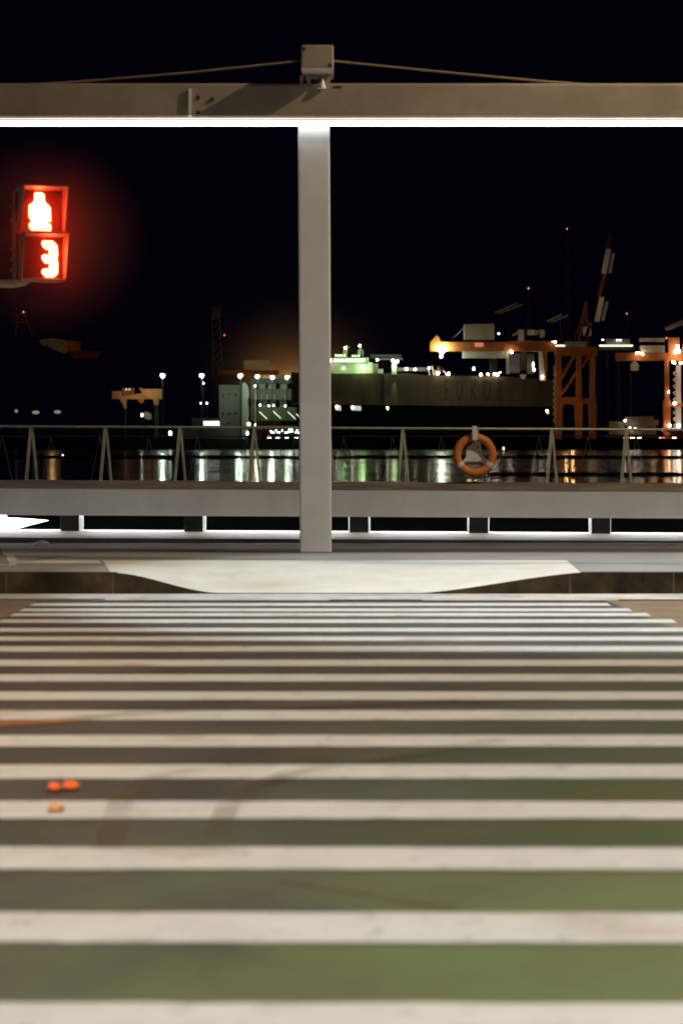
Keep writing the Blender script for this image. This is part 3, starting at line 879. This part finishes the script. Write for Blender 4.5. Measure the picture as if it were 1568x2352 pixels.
# -- car carrier ship
DSH = 1272.0
sp_ = thing('car_carrier_ship', P(960, GY, DSH), 'huge grey and black car carrier ship moored behind the quay, dark letters on its side', 'ship')
GYs = HY + 3
q = MB(); q.pprism([(640, 928), (1272, 934), (1270, GYs + 14), (650, GYs + 14)], DSH, 32); q.build('hull', M['hull'], sp_)
q = MB(); q.pprism([(672, 858), (880, 857), (935, 857), (985, 862), (1150, 864), (1272, 872), (1272, 934), (686, 928), (686, 924), (672, 918)], DSH + 0.3, 31.4); up = q.build('upper_hull', M['upper'], sp_)
q = MB(); q.pbox(878, 882, 862, 926, DSH + 0.1, 0.4); q.pbox(874, 876, 862, 926, DSH + 0.1, 0.4); q.build('hull_rib', M['letter'], sp_)
for ch, x in zip('EUKOR', (1024.6, 1054.7, 1087, 1118, 1148)):
    text_mesh('letter', ch, 48 * DSH / FPX * 1.42, M['hull_letter'], sp_, P(x, 899, DSH + 0.15), 0.34)
for x0, x1, y0, y1 in ((769, 783, 931, 943), (805, 829, 932, 943), (886, 892, 934, 943), (1252, 1260, 941, 951)):
    q = MB(); q.pprism([(x0, y0), (x1 - 2, y0), (x1, y0 + 3), (x1, y1), (x0 + 2, y1 - 1)], DSH - 0.25, 0.2); q.build('lit_doorway', glow('doorway_white', (0.9, 0.88, 0.84), 0.55), sp_)
    bulb(x0 + 4, y0 + 2, DSH - 0.6, 3, sp_, M['flood_w'], 'door_lamp', 4)
# deckhouse, bridge, masts
dkm = mat('deckhouse_green_white', (0.45, 0.5, 0.38), 0.7, var=0.12, scale=0.2)
q = MB(); q.pbox(740, 868, 835, 858, DSH + 4, 20); dh = q.build('deckhouse', dkm, sp_)
q = MB(); q.pbox(846, 856, 832, 857, DSH + 2, 2); q.pbox(868, 880, 847, 858, DSH + 3, 8); q.build('side_house', M['shipwhite'], sp_)
q = MB(); q.pbox(756, 846, 821, 835, DSH + 6, 12); br = q.build('bridge', dkm, sp_)
for i in range(8):
    x = 767 + 9 * i
    q = MB(); q.pbox(x, x + 7.4, 824, 831, DSH + 5.7, 0.2); q.build('window', M['lit_w'], br)
for i in range(9):
    x = 769 + 6.5 * i
    if i in (4, 5): continue
    q = MB(); q.pbox(x, x + 4.5, 813.5 - (i > 5) * -1.5, 819, DSH + 8, 0.4); q.build('upper_window', M['lit_g'], br)
for x0, ys, w_ in ((795.5, ((792, 822),), 4), (790, ((796, 812),), 4), (827, ((790, 818),), 3), (833, ((802, 818),), 2.5), (823, ((803, 818),), 2.5)):
    for a, b in ys:
        q = MB(); q.pbar(x0, b, x0, a, DSH + 9, w_); q.build('mast', M['shipwhite'], sp_)
q = MB(); q.pbar(786, 797, 803, 797, DSH + 8.7, 2.2); q.pbar(823, 803, 834, 803, DSH + 8.7, 1.6); q.build('crosstree', M['shipwhite'], sp_)
q = MB(); q.pbox(868, 925, 823, 826, DSH + 6, 6)
for i in range(18):
    q.pbox(852 + 4 * i, 853.2 + 4 * i, 815, 823, DSH + 6, 0.3)
q.pbox(850, 922, 814.5, 816, DSH + 6, 0.3); q.pbox(908, 985, 844, 852, DSH + 4, 8); q.build('deck_rail', M['slate'], sp_)
q = MB(); kk = DSH / FPX; cc = P(905, 845, DSH + 1); q.bar(cc + Vector((0, 0, -15 * kk)), cc + Vector((0, 0, 13 * kk)), 13 * kk, seg=14); q.build('vent_tower', M['shipwhite'], sp_)
for x, y, w_, mm in ((757, 828, 9, 'flood_w'), (833, 842, 9, 'flood_g'), (866, 826, 5, 'flood_w'), (902, 828, 6, 'flood_w'), (912, 830, 6, 'flood_w'), (933, 847, 6, 'flood_w'), (953, 848, 5, 'flood_w'), (985, 845, 5, 'flood_w'), (1006, 857, 6, 'flood_w'), (1030, 858, 6, 'flood_w'),
                     (1104, 860, 6, 'flood_w'), (1120, 859, 5, 'flood_w'), (1135, 859, 6, 'flood_w'), (1142, 860, 6, 'flood_w'), (1128, 855, 3, 'flood_s'), (1148, 855, 3, 'flood_s'), (793, 799, 4, 'flood_g'), (826, 794, 4, 'flood_g'), (789, 845, 4, 'flood_g'), (1088, 847, 6, 'flood_g'), (905, 843, 7, 'flood_g')):
    bulb(x, y, DSH - 1, w_, sp_, M[mm], 'deck_lamp')
lamp('deck_light', 'POINT', P(830, 850, DSH - 3), GREEN, 4500, sp_, 0.8)
lamp('deck_light', 'POINT', P(780, 846, DSH - 6), GREEN, 2700, sp_, 0.8)
lamp('deck_light', 'POINT', P(807, 806, DSH + 2), GREEN, 1575, sp_, 0.8)
lamp('deck_light', 'POINT', P(905, 842, DSH - 3), GREEN, 4050, sp_, 0.6)
lamp('hull_light', 'SPOT', P(905, 856, DSH - 1.2), (0.75, 1.0, 0.45), 60000, sp_, 0.2, P(905, 985, DSH + 0.3), 26, 0.5)
lamp('hull_light', 'POINT', P(1080, 960, DSH - 70), (1.0, 0.62, 0.3), 11000, sp_, 2)
for x0, x1, y0, y1 in ((983, 987, 846, 864), (992, 997, 840, 868), (1000, 1003, 850, 866), (1018, 1027, 850, 864)):
    q = MB(); q.pbar(x0, y0, x1, y1, DSH + 1, 3.5); q.build('derrick', M['shipwhite'], sp_)
q = MB(); cc = P(1012, 849, DSH + 2); q.ball(cc, 8.5 * kk, 1, 1, 1, 14); q.build('ventilator', M['darksteel'], sp_, smooth=True)
q = MB(); cc = P(1007, 848, DSH + 1); q.ball(cc, 7 * kk, 0.6, 0.6, 1.1, 12); q.build('ventilator_hood', M['orange'], sp_, smooth=True)
lamp('deck_light', 'POINT', P(1010, 862, DSH - 4), (1.0, 0.8, 0.55), 3000, sp_, 0.8)
lamp('deck_light', 'POINT', P(1125, 850, DSH - 4), (1.0, 0.8, 0.55), 4000, sp_, 0.8)
# stern tower, dark
q = MB(); q.pbox(668, 690, 855, 925, DSH - 1, 30); q.build('stern_block', M['upper'], sp_)

# -- crane A: orange ship-to-shore crane over the bow
DA = 1225.0
ka = DA / FPX
A_ = thing('quay_crane', P(1320, GY, DA), 'orange ship-to-shore crane with a white machinery house, its girder reaching left over the ship', 'crane', 'container cranes on the far quay')
q = MB(); q.pbox(988, 1275, 785, 806, DA + 2, 8); q.pprism([(988, 785), (1002, 770), (1007, 772), (1012, 785)], DA + 2, 2); q.build('boom', M['orange'], A_)
q = MB(); q.pbox(1275, 1372, 796, 816, DA + 1, 8); q.build('girder', M['orange'], A_)
q = MB(); q.pprism([(1066, 745), (1134, 743), (1135, 778), (1066, 779)], DA + 1, 9); q.build('machinery_house', M['cream'], A_)
for x0, x1, dd in ((1276, 1289, 0), (1323, 1335, 0), (1355, 1367, 14)):
    q = MB(); q.pbox(x0, x1, 814, 912, DA + 2 + dd, 3)
    w_ = 3
    q.pprism([(x0, 912), (x1, 912), (x1 + w_, 930), (x1 + 1, GY), (x0 - 1, GY), (x0 - w_, 930)], DA + 2 + dd, 3)
    q.build('leg', M['orange'], A_)
q = MB(); q.pprism([(1289, 912), (1323, 912), (1323, 950), (1319, 932), (1312, 928), (1300, 928), (1293, 932), (1289, 950)], DA + 2.4, 2.2); q.pprism([(1335, 914), (1355, 914), (1355, 950), (1352, 930), (1347, 927), (1342, 928), (1337, 933), (1335, 950)], DA + 8, 2); q.build('portal_beam', M['orange'], A_)
for a in ((1321, 812, 1288, 870, 0), (1353, 815, 1337, 842, 8), (1322, 855, 1308, 880, 8), (1306, 882, 1289, 905, 0)):
    q = MB(); q.pbar(a[0], a[1], a[2], a[3], DA + 3 + a[4], 6, 1.2); q.build('brace', M['orange'], A_)
q = MB()
for i in range(9):
    y = 838 + 15 * i
    q.pbar(1276, y, 1270, y + 7, DA + 1.5, 3); q.pbar(1270, y + 7, 1276, y + 14, DA + 1.5, 3)
q.build('stair', M['cream'], A_)
q = MB(); q.pbox(1062, 1168, 806, 822, DA + 4, 4); q.pbox(1163, 1167, 806, 858, DA + 3, 1); q.build('trolley', M['cream'], A_)
q = MB(); q.pbox(1090, 1110, 787, 796, DA + 1.5, 0.3); q.build('sign_lamp', glow('sign_red', (1.0, 0.16, 0.05), 0.5), A_)
for x0, x1, y0, y1, mm in ((1125, 1141, 806, 856, 'greywall'), (1196, 1208, 796, 850, 'greywall')):
    q = MB(); q.pbox(x0, x1, y0, y1, DA + 12, 3); q.build('rear_leg', M[mm], A_)
q = MB(); q.pbar(1036, 780, 1066, 752, DA + 4, 2); q.build('stay', M['slate'], A_)
for x, y, w_, mm in ((1015, 805, 13, 'flood'), (1013, 818, 8, 'flood_s'), (1174, 808, 7, 'flood_w'), (1145, 766, 4, 'flood_s'), (1274.5, 785, 5, 'flood_w')):
    bulb(x, y, DA, w_, A_, M[mm], 'floodlight')
lamp('crane_light', 'POINT', P(1100, 800, DA - 22), (1.0, 0.75, 0.45), 11000, A_, 1)
lamp('crane_light', 'POINT', P(1015, 808, DA - 3), COOL, 2500, A_, 1)
lamp('crane_light', 'POINT', P(1300, 885, DA - 24), SODIUM, 16000, A_, 1)
lamp('crane_light', 'POINT', P(1315, 965, DA - 20), SODIUM, 9000, A_, 1)
for x, pz_ in ((1302, 1), ):
    pass

# -- crane B: boom raised, red and white bands
DB = 1262.0
B_ = thing('quay_crane', P(1345, GY, DB), 'container crane behind the orange one with its red and white boom raised steeply', 'crane', 'container cranes on the far quay')
seg = [(1346, 772, 1356, 740, 'redpaint'), (1370, 738, 1382, 682, 'whitepaint'), (1375, 682, 1388, 630, 'redpaint'), (1386, 628, 1397, 571, 'whitepaint'), (1394, 571, 1402, 535, 'redpaint')]
for x0, y0, x1, y1, mm in seg:
    q = MB(); q.pbar(x0, y0, x1, y1, DB, 8 if mm == 'redpaint' else 11, 2); q.build('boom', M[mm], B_)
    if mm == 'whitepaint':
        q = MB(); q.pbar(x0 + 13, y0 - 2, x1 + 11, y1 + 10, DB + 7, 7, 2); q.build('rear_boom', M[mm], B_)
q = MB(); q.pbar(1325, 800, 1346, 692, DB + 2, 7); q.pbar(1350, 800, 1344, 692, DB + 2, 6); q.pbar(1318, 780, 1340, 716, DB + 2, 3); q.build('apex_frame', M['redpaint'], B_)
q = MB(); q.pbox(1339, 1357, 750, 771, DB - 1, 3); q.build('hinge_block', M['cream'], B_)
q = MB(); q.pbox(1298, 1346, 784, 797, DB - 2, 5); q.build('operator_cab', M['slate'], B_)
q = MB(); q.pbox(1393, 1446, 778, 790, DB - 2, 5); q.build('trolley_house', M['slate'], B_)
for x0, x1 in ((1266, 1297), (1376, 1453)):
    q = MB(); q.pbox(x0, x1, 791.5, 795.5, DB - 3, 1); q.build('walkway_light', M['lit_c'], B_)
for x, y in ((1268, 785), (1384, 780), (1417, 781), (1424, 781)):
    bulb(x, y, DB - 3, 5, B_, glow('walkway_lamp', (1, 0.85, 0.6), 5), 'lamp_head', 3.5)
q = MB(); q.pbox(1266, 1460, 798, 804, DB, 6); q.build('girder', M['darksteel'], B_)
for x in (1395, 1420, 1448):
    q = MB(); q.pbox(x - 2, x + 2, 804, GY, DB + 3, 1); q.build('leg', M['darksteel'], B_)
lamp('crane_light', 'POINT', P(1362, 640, DB - 30), (1.0, 0.75, 0.45), 24000, B_, 1)
lamp('crane_light', 'POINT', P(1360, 755, DB - 25), (1.0, 0.75, 0.45), 5000, B_, 1)
# tall dark masts carrying red beacons
def beacon_mast(x, y, d, base, lab, dim=False):
    t = thing('radio_mast', P(x, GY, d), lab, 'mast', 'dark masts with red beacons')
    q = MB()
    for s in (-1, 1):
        q.pbar(x + 7 * s, base, x + 1.5 * s, y + 4, d, 1.6)
    for i in range(8):
        yy = base + (y + 4 - base) * i / 8
        ww = 7 - 5.5 * i / 8
        q.pbar(x - ww, yy, x + ww - 0.6, yy + (y + 4 - base) / 8, d, 1.0)
    q.build('lattice', M['darksteel'], t)
    bulb(x, y, d - 1, 2.4, t, M['red_s'] if not dim else glow('beacon_dim', (1, 0.2, 0.08), 4), 'beacon', 4)
beacon_mast(1302, 525, 1290, 800, 'tallest dark lattice mast with a red beacon above the cranes')
beacon_mast(1439, 720, 1290, 800, 'short dark lattice mast with a red beacon right of the raised boom')
beacon_mast(1213, 662, 1290, 800, 'dark lattice mast with a faint red beacon above the white crane house', True)
for x0, y0, x1, y1, lab in ((1136, 718, 1188, 696, 'thin pale boom tilted up left of the tall mast, far above the ship'), (1256, 738, 1290, 722, 'short pale tilted boom just left of the raised red and white boom')):
    t = thing('jib', P(x0, y0, 1270), lab, 'jib', 'thin tilted jibs')
    q = MB(); q.pbar(x0, y0, x1, y1, 1270, 4, 1); q.build('arm', M['container'], t)
    q = MB(); q.pbar(x0 + 9, y0 + 2, x1 + 14, y1 + 2, 1272, 3, 1); q.build('rear_arm', M['container'], t)
    q = MB(); q.pbar(x0 + 30, y0 - 12, x0 + 34, 800, 1272, 1.5); q.build('pole', M['redpaint'], t)
# -- crane D: white house and legs between A and the ship
Dd = 1250.0
C_ = thing('quay_crane', P(1220, GY, Dd), 'pale crane with cream boxes on top and tall white legs, between ship and orange portal', 'crane', 'container cranes on the far quay')
for x0, x1, y0, y1 in ((1190, 1203, 757, 783), (1211, 1229, 757, 769), (1231, 1236, 758, 768), (1240, 1250, 757, 774)):
    q = MB(); q.pbox(x0, x1, y0, y1, Dd, 4); q.build('machinery_box', M['cream'], C_)
q = MB(); q.pbar(1177, 770, 1192, 762, Dd + 1, 4); q.build('stay', M['cream'], C_)
q = MB(); q.pbox(1170, 1262, 783, 790, Dd + 1, 6); q.build('girder', M['orange'], C_)
for x0, x1, x2, x3, y0, y1 in ((1163, 1168, 1163, 1169, 812, 858), (1199, 1205, 1201, 1206, 812, 846), (1237, 1244, 1240, 1253, 800, 874)):
    q = MB(); q.pprism([(x0, y0), (x1, y0), (x3, y1), (x2, y1)], Dd - 3, 3); q.build('leg', M['whitepaint'], C_)
q = MB(); q.pbox(1247, 1256, 797, 872, Dd - 1, 3); q.build('brace_leg', M['orange'], C_)
q = MB(); q.pbox(1168, 1193, 811, 856, Dd - 1, 3); q.build('panel', M['slate'], C_)
q = MB(); q.pbox(1210, 1227, 812, 858, Dd - 1, 3); q.build('rear_panel', M['greywall'], C_)
q = MB(); q.pprism([(1194, 860), (1209, 860), (1204, 871), (1198, 870)], Dd - 2, 3); q.build('hanging_cab', M['cream'], C_)
for x, y, w_, h_ in ((1245, 866, 5, 7), (1226, 849, 6, 7), (1224, 838, 4, 14)):
    bulb(x, y, Dd - 4, w_, C_, glow('crane_lamp_warm', (1, 0.82, 0.6), 8), 'lamp_head', h_)
lamp('crane_light', 'POINT', P(1215, 790, Dd - 14), (1.0, 0.8, 0.55), 4500, C_, 1)
lamp('crane_light', 'POINT', P(1240, 858, Dd - 10), (1.0, 0.85, 0.65), 2500, C_, 1)
lamp('crane_light', 'POINT', P(1170, 845, Dd - 10), (1.0, 0.9, 0.75), 2500, C_, 1)

# -- crane E: far right, brightly lit legs
DE = 1225.0
E_ = thing('quay_crane', P(1545, GY, DE), 'orange crane at the right edge with a brilliantly lit pinkish leg and hanging spreader', 'crane', 'container cranes on the far quay')
q = MB(); q.pbox(1416, 1600, 810, 828, DE + 2, 8); q.build('girder', M['orange'], E_)
for y0, y1 in ((776, 784), (793, 809)):
    q = MB(); q.pbox(1471, 1526, y0, y1, DE + 1, 6); q.build('machinery_house', M['cream'], E_)
q = MB(); q.pprism([(1526, 826), (1536, 826), (1537, 915), (1540, 922), (1538, GY), (1524, GY), (1523, 922), (1527, 915)], DE + 1, 3); q.build('leg', M['orange'], E_)
q = MB(); q.pprism([(1553, 838), (1563, 838), (1564, GY), (1553, GY)], DE + 6, 3); q.build('leg', M['whitepaint'], E_)
q = MB(); q.pbox(1538, 1620, 927, 933, DE + 4, 3); q.build('portal_beam', M['orange'], E_)
q = MB()
for i in range(9):
    y = 852 + 15 * i
    q.pbar(1553, y, 1546, y + 5, DE + 6, 3); q.pbar(1546, y + 5, 1553, y + 13, DE + 6, 2)
q.build('stair', M['cream'], E_)
q = MB(); q.pbar(1527, 755, 1600, 722, DE + 3, 6, 1.5); q.pbar(1530, 758, 1600, 732, DE + 6, 4, 1.5); q.build('boom', M['container'], E_)
q = MB(); q.pprism([(1448, 838), (1458, 826), (1467, 838), (1465, 851), (1450, 851)], DE - 1, 3); q.build('spreader', M['cream'], E_)
q = MB(); q.pbox(1535, 1560, 775, 812, DE + 3, 3); q.pbar(1562, 830, 1575, 770, DE + 3, 5); q.build('apex_frame', M['orange'], E_)
for x, y, w_, h_ in ((1555, 796, 7, 9), (1550, 808, 7, 9), (1559, 806, 6, 8), (1545, 831, 4, 6), (1549, 833, 4, 6), (1563, 833, 7, 5), (1549, 926, 7, 7), (1537, 977, 7, 7), (1558, 978, 8, 8), (1475, 813, 5, 5), (1464, 810, 10, 3), (1535, 900, 3, 5)):
    bulb(x, y, DE - 1, w_, E_, M['flood_w'], 'floodlight', h_)
bulb(1530, 776, DE - 1, 3, E_, M['red_s'], 'beacon', 4)
lamp('crane_light', 'POINT', P(1500, 835, DE - 16), SODIUM, 6000, E_, 1)
lamp('crane_light', 'POINT', P(1500, 785, DE - 14), (1.0, 0.78, 0.5), 2500, E_, 1)
lamp('crane_light', 'POINT', P(1560, 850, DE - 3), (1.0, 0.62, 0.45), 5000, E_, 0.6)
lamp('crane_light', 'POINT', P(1560, 905, DE - 3), (1.0, 0.62, 0.45), 5000, E_, 0.6)
lamp('crane_light', 'POINT', P(1560, 960, DE - 4), (1.0, 0.62, 0.45), 6000, E_, 0.6)
lamp('crane_light', 'POINT', P(1530, 940, DE - 18), SODIUM, 4000, E_, 1)
lamp('crane_light', 'POINT', P(1457, 842, DE - 6), (1.0, 0.75, 0.45), 800, E_, 0.5)

# -- stacked containers and cars on the right quay
cx = [(1436, 1468, 957, 977), (1469, 1500, 956, 977), (1440, 1472, 978, 998), (1473, 1507, 977, 998), (1400, 1434, 968, 998), (1500, 1512, 964, 977)]
cl = ['tan shipping container, upper left of the stack right of the orange portal', 'tan shipping container, upper right of the stack', 'tan shipping container, lower left of the stack', 'tan shipping container, lower right of the stack', 'dull brown container standing left of the tan stack', 'small tan container at the right end of the stack top']
for (x0, x1, y0, y1), lab in zip(cx, cl):
    q = MB(); q.pbox(x0, x1, y0, y1, 1212, 2.5)
    n_ = 10
    for i in range(n_):
        xx = x0 + 1 + (x1 - x0 - 2) * i / n_
        q.pbox(xx, xx + 1.0, y0 + 1, y1 - 1, 1211.9, 0.08)
    tag(q.build('shipping_container', M['container'], origin=P((x0 + x1) / 2, y1, 1213)), lab, 'container', 'containers stacked on the far quay')
q = MB(); q.pbox(1395, 1515, 998, GY, 1211, 8)
tag(q.build('loading_platform', M['darksteel'], origin=P(1455, GY, 1215)), 'low dark platform carrying the tan containers', 'platform')
cn = ['car with red tail lights below the tan containers, first from the left', 'car with white lights below the tan containers, second from the left', 'car with white lights below the tan containers, third from the left', 'parked car left of the bright right-hand crane legs', 'parked car right in front of the bright right-hand crane legs']
for i, (x, rot) in enumerate(((1438, 100), (1450, -85), (1464, -70), (1520, 95), (1545, -80))):
    make_car((x - CX) * 1199 / FPX, 1199, QZ, R(rot), rnd.choice([M['shipwhite'], M['slate'], M['redpaint']]), (HW, TLt), cn[i], 'cars parked below the containers')
for x, y, w_, mm, lab in ((1439, 987, 6, 'red_s', 'left red work light under the container stack'), (1450, 988, 5, 'red_s', 'second red work light under the container stack'), (1446, 983, 4, 'flood_s', 'white work light just above the two red ones'), (1458, 984, 4, 'flood_s', 'white work light right of the two red ones'), (1521, 987, 6, 'red_s', 'lone red work light left of the right crane leg'),
                          (1435, 966, 5, 'flood_s', 'cold white lamp at the upper left corner of the container stack'), (1548, 986, 20, 'lit_c', 'wide cream lamp at the foot of the bright crane leg')):
    t = thing('work_light', P(x, GY, 1209), lab, 'work light', 'work lights on the far quay')
    bulb(x, y, 1208, w_, t, M[mm], 'lamp_head', w_ if w_ < 10 else 6)
    q = MB(); b = P(x, y, 1209); q.bar((b.x, 1209.4, QZ), (b.x, 1209.4, b.z), 0.25, seg=6); q.build('pole', M['darksteel'], t)
q = MB(); q.pprism([(1532, 988), (1580, 988), (1580, GY + 3), (1562, GY + 3)], 1206, 3)
tag(q.build('quay_fender', M['orange'], origin=P(1555, GY, 1207)), 'orange wedge-shaped fender block at the quay edge, far right', 'fender')

# -- left: orange yard crane, dim dock crane, two far crane tops
Y_ = thing('yard_crane', P(315, GY, 1215), 'sodium-lit orange and cream yard crane on the left, its lower legs painted dark as shade', 'crane')
q = MB(); q.pprism([(319, 891), (323, 890), (326, 893), (370, 893), (371, 916), (347, 916), (330, 908)], 1214, 7); q.build('machinery_house', M['tan'], Y_)
q = MB(); q.pbox(257, 278, 898, 916, 1214, 6); q.build('counterweight', M['tan'], Y_)
q = MB(); q.pprism([(278, 910), (330, 902), (345, 916), (278, 917)], 1215, 6); q.build('girder', M['tan'], Y_)
q = MB(); q.pbox(281, 308, 891, 908, 1217, 4); q.build('cab', M['orange'], Y_)
q = MB(); q.pprism([(274, 917), (290, 917), (289, 938), (285, 938), (283, 931)], 1215, 3); q.build('leg', M['tan'], Y_)
for x0, x1, y0 in ((285, 289, 938), (354, 363, 930)):
    q = MB(); q.pbox(x0, x1, y0, GY, 1215, 3); q.build('shade_painted_leg', M['darksteel'], Y_)  # dark colour stands in for light fading down the legs
q = MB(); q.pprism([(351, 916), (364, 916), (363, 930), (354, 930)], 1215, 3); q.build('leg', M['tan'], Y_)
q = MB(); q.pprism([(316, 917), (330, 917), (328, 925), (320, 925)], 1215, 3); q.build('trolley', M['orange'], Y_)
for x in (290, 297):
    bulb(x, 894, 1213, 2, Y_, M['lit_w'], 'small_light_or_glint', 5)
lamp('yard_light', 'SPOT', P(330, 940, 1195), SODIUM, 34000, Y_, 1, P(312, 880, 1216), 80, 0.8)
q = MB(); q.pprism([(329, 948), (336, 945), (346, 950), (347, 962), (340, 964), (332, 961)], 1206, 4)
tag(q.build('storage_tank', M['container'], origin=P(338, 963, 1208)), 'small tan tank beside the white work lamp under the yard crane', 'tank')
K_ = thing('dock_crane', P(500, GY, 1300), 'dim dock crane far behind the terminal, slim tower with a pinkish house', 'crane')
q = MB()
q.pbar(490, 870, 486, 705, 1300, 2.5); q.pbar(512, 870, 503, 705, 1300, 2.5)
for i in range(9):
    y = 860 - 18 * i
    q.pbar(489, y, 508, y - 18, 1300, 2)
q.build('tower', M['dim'], K_)
q = MB(); q.pbox(487, 505, 705, 730, 1299, 3); q.build('tower_head', M['dim'], K_)
q = MB(); q.pprism([(560, 827), (618, 827), (618, 845), (606, 852), (560, 848)], 1300, 10); q.build('machinery_house', M['cream'], K_)
q = MB(); q.pbox(500, 640, 850, 860, 1302, 6); q.pbox(590, 600, 858, GY, 1303, 4); q.build('girder', M['orange'], K_)
bulb(515, 769, 1299, 2.2, K_, M['red_s'], 'beacon', 4)
for x_ in (610, 672, 745):
    lamp('crane_light', 'POINT', P(x_, 872, 1334), (1.0, 0.48, 0.13), 42000, K_, 1.5)  # hidden lamps added behind the terminal to light the haze volume
lamp('crane_light', 'POINT', P(585, 815, 1278), SODIUM, 16000, K_, 1.5)
F_ = thing('far_crane', P(140, GY, 1320), 'faint tan crane top floating in the dark below the red signal', 'crane', 'faint crane tops at far left')
pt_ = [(440, 545), (470, 525), (560, 510), (640, 515), (740, 532), (770, 650), (745, 678), (710, 680), (650, 655), (590, 630), (520, 590), (490, 600)]
q = MB(); q.pprism([(x * 0.2033, 672.8 + y * 0.2033) for x, y in pt_], 1320, 6); q.build('machinery_house', M['container'], F_)
q = MB(); q.pprism([(150, 781), (184, 784), (184, 806), (156, 806)], 1323, 5); q.build('rear_house', M['orange'], F_)
q = MB(); q.pprism([(150, 806), (235, 806), (220, 825), (175, 825)], 1323, 4); q.build('boom', M['redpaint'], F_)
q = MB(); q.pbar(165, 820, 160, GY, 1326, 3); q.build('leg', M['letter'], F_)
q = MB(); q.pbar(205, 820, 210, GY, 1326, 3); q.build('leg', M['letter'], F_)
lamp('crane_light', 'POINT', P(120, 830, 1275), SODIUM, 20000, F_, 1)
G_ = thing('far_crane', P(46, GY, 1330), 'barely visible reddish crane frame with one orange lamp left of the tan crane top', 'crane', 'faint crane tops at far left')
q = MB(); q.pbar(30, 724, 58, 718, 1330, 4); q.pbar(40, 722, 36, 770, 1330, 4); q.pbar(56, 720, 74, 770, 1330, 4); q.pbar(40, 740, 60, 738, 1330, 3); q.build('frame', M['dim'], G_)
for x in (38, 74):
    q = MB(); q.pbar(x, 768, x, GY, 1330, 2); q.build('leg', M['letter'], G_)
bulb(54, 716, 1329, 3.5, G_, glow('far_orange', (1.0, 0.4, 0.12), 1.2), 'lamp_head', 5)
lamp('crane_light', 'POINT', P(50, 730, 1310), SODIUM, 350, G_, 1)
for x, y, w_, lab in ((37.6, 944, 8, 'faint green-white light at far left, first of three'), (82, 947, 18, 'faint wide green light at far left, middle of three'), (132, 946, 17, 'faint green light at far left, last of three')):
    t = thing('shore_light', P(x, GY, 1250), lab, 'lamp', 'faint lights at far left')
    bulb(x, y, 1250, w_, t, glow('shore_glow', (0.8, 1.0, 0.6), 0.22), 'lamp_head', 8)
    q = MB(); b = P(x, y, 1250); q.bar((b.x, 1252, QZ), (b.x, 1252, b.z), 0.3, seg=6); q.build('pole', M['darksteel'], t)
# a small lamp buoy and low floating booms on the water
for y, x0, x1, lab in ((1049, -350, 1900, 'long low black floating boom across the water, the farther one'), (1088, 1120, 2000, 'low black floating boom on the right half of the water, the nearer one')):
    d = (CAMH - WZ) * FPX / (y + 4 - HY)
    h = 7 * d / FPX
    a, b = P(x0, 0, d).x, P(x1, 0, d).x
    q = MB(); nn_ = 60
    for i in range(nn_):
        xa, xb = a + (b - a) * i / nn_, a + (b - a) * (i + 0.96) / nn_
        q.box(xa, xb, d, d + 1.2, WZ - 0.2, WZ + h * rnd.uniform(0.85, 1.1))
    tag(q.build('floating_boom', M['letter'], origin=((a + b) / 2, d, WZ)), lab, 'boom')
for x, y, d, c_, lab in ((144, 1047, 620, (1, 0.85, 0.7), 'small pale lamp buoy on the dark water at left'), (1156, 1030, 900, (1, 0.8, 0.6), 'tiny warm lamp buoy on the water right of the life buoy')):
    t = thing('lamp_buoy', (P(x, 0, d).x, d, WZ), lab, 'buoy', 'lamp buoys on the water')
    b = P(x, y, d); q = MB(); bmesh.ops.create_cone(q.bm, segments=12, radius1=0.6, radius2=0.15, depth=b.z - WZ, cap_ends=True, matrix=Matrix.Translation((b.x, d + 0.8, (b.z + WZ) / 2))); q.build('float', M['letter'], t)
    bulb(x, y, d, 4, t, glow('buoy_lamp', c_, 2.2), 'lamp_head', 8)

# ------------------------------------------------------------------ glow behind the terminal and halo round the red signal, added as local volumes
def glow_volume(name, c, rx, ry, rz, dens, col, power=1.0):
    m = bpy.data.materials.new(name)
    m.use_nodes = True
    nt = m.node_tree
    N, L = nt.nodes, nt.links
    N.remove(N['Principled BSDF'])
    v = N.new('ShaderNodeVolumePrincipled')
    v.inputs['Color'].default_value = (*col, 1)
    v.inputs['Anisotropy'].default_value = 0.2
    tc = N.new('ShaderNodeTexCoord')
    mp = N.new('ShaderNodeMapping'); mp.inputs['Scale'].default_value = (1 / rx, 1 / ry, 1 / rz)
    L.new(tc.outputs['Object'], mp.inputs[0])
    ln = N.new('ShaderNodeVectorMath'); ln.operation = 'LENGTH'; L.new(mp.outputs[0], ln.inputs[0])
    mr = N.new('ShaderNodeMapRange'); mr.interpolation_type = 'SMOOTHSTEP'
    mr.inputs['From Min'].default_value = 1.0; mr.inputs['From Max'].default_value = 0.0
    mr.inputs['To Min'].default_value = 0.0; mr.inputs['To Max'].default_value = dens
    L.new(ln.outputs['Value'], mr.inputs['Value'])
    L.new(mr.outputs[0], v.inputs['Density'])
    L.new(v.outputs[0], N['Material Output'].inputs['Volume'])
    q = MB(); q.ball(c, 1.0, rx, ry, rz, 24)
    o = q.build(name, m, origin=c)
    o['kind'] = 'stuff'
    return o
glow_volume('glow_haze', P(680, 850, 1340), 72, 36, 58, 0.018, (0.95, 0.9, 0.85))  # haze volume added to carry the orange glow behind the terminal
glow_volume('signal_halo', P(100, 545, DS + 0.1), 1.1, 0.9, 1.05, 0.52, (0.95, 0.22, 0.15))  # volume added and tinted red to imitate the lens halo
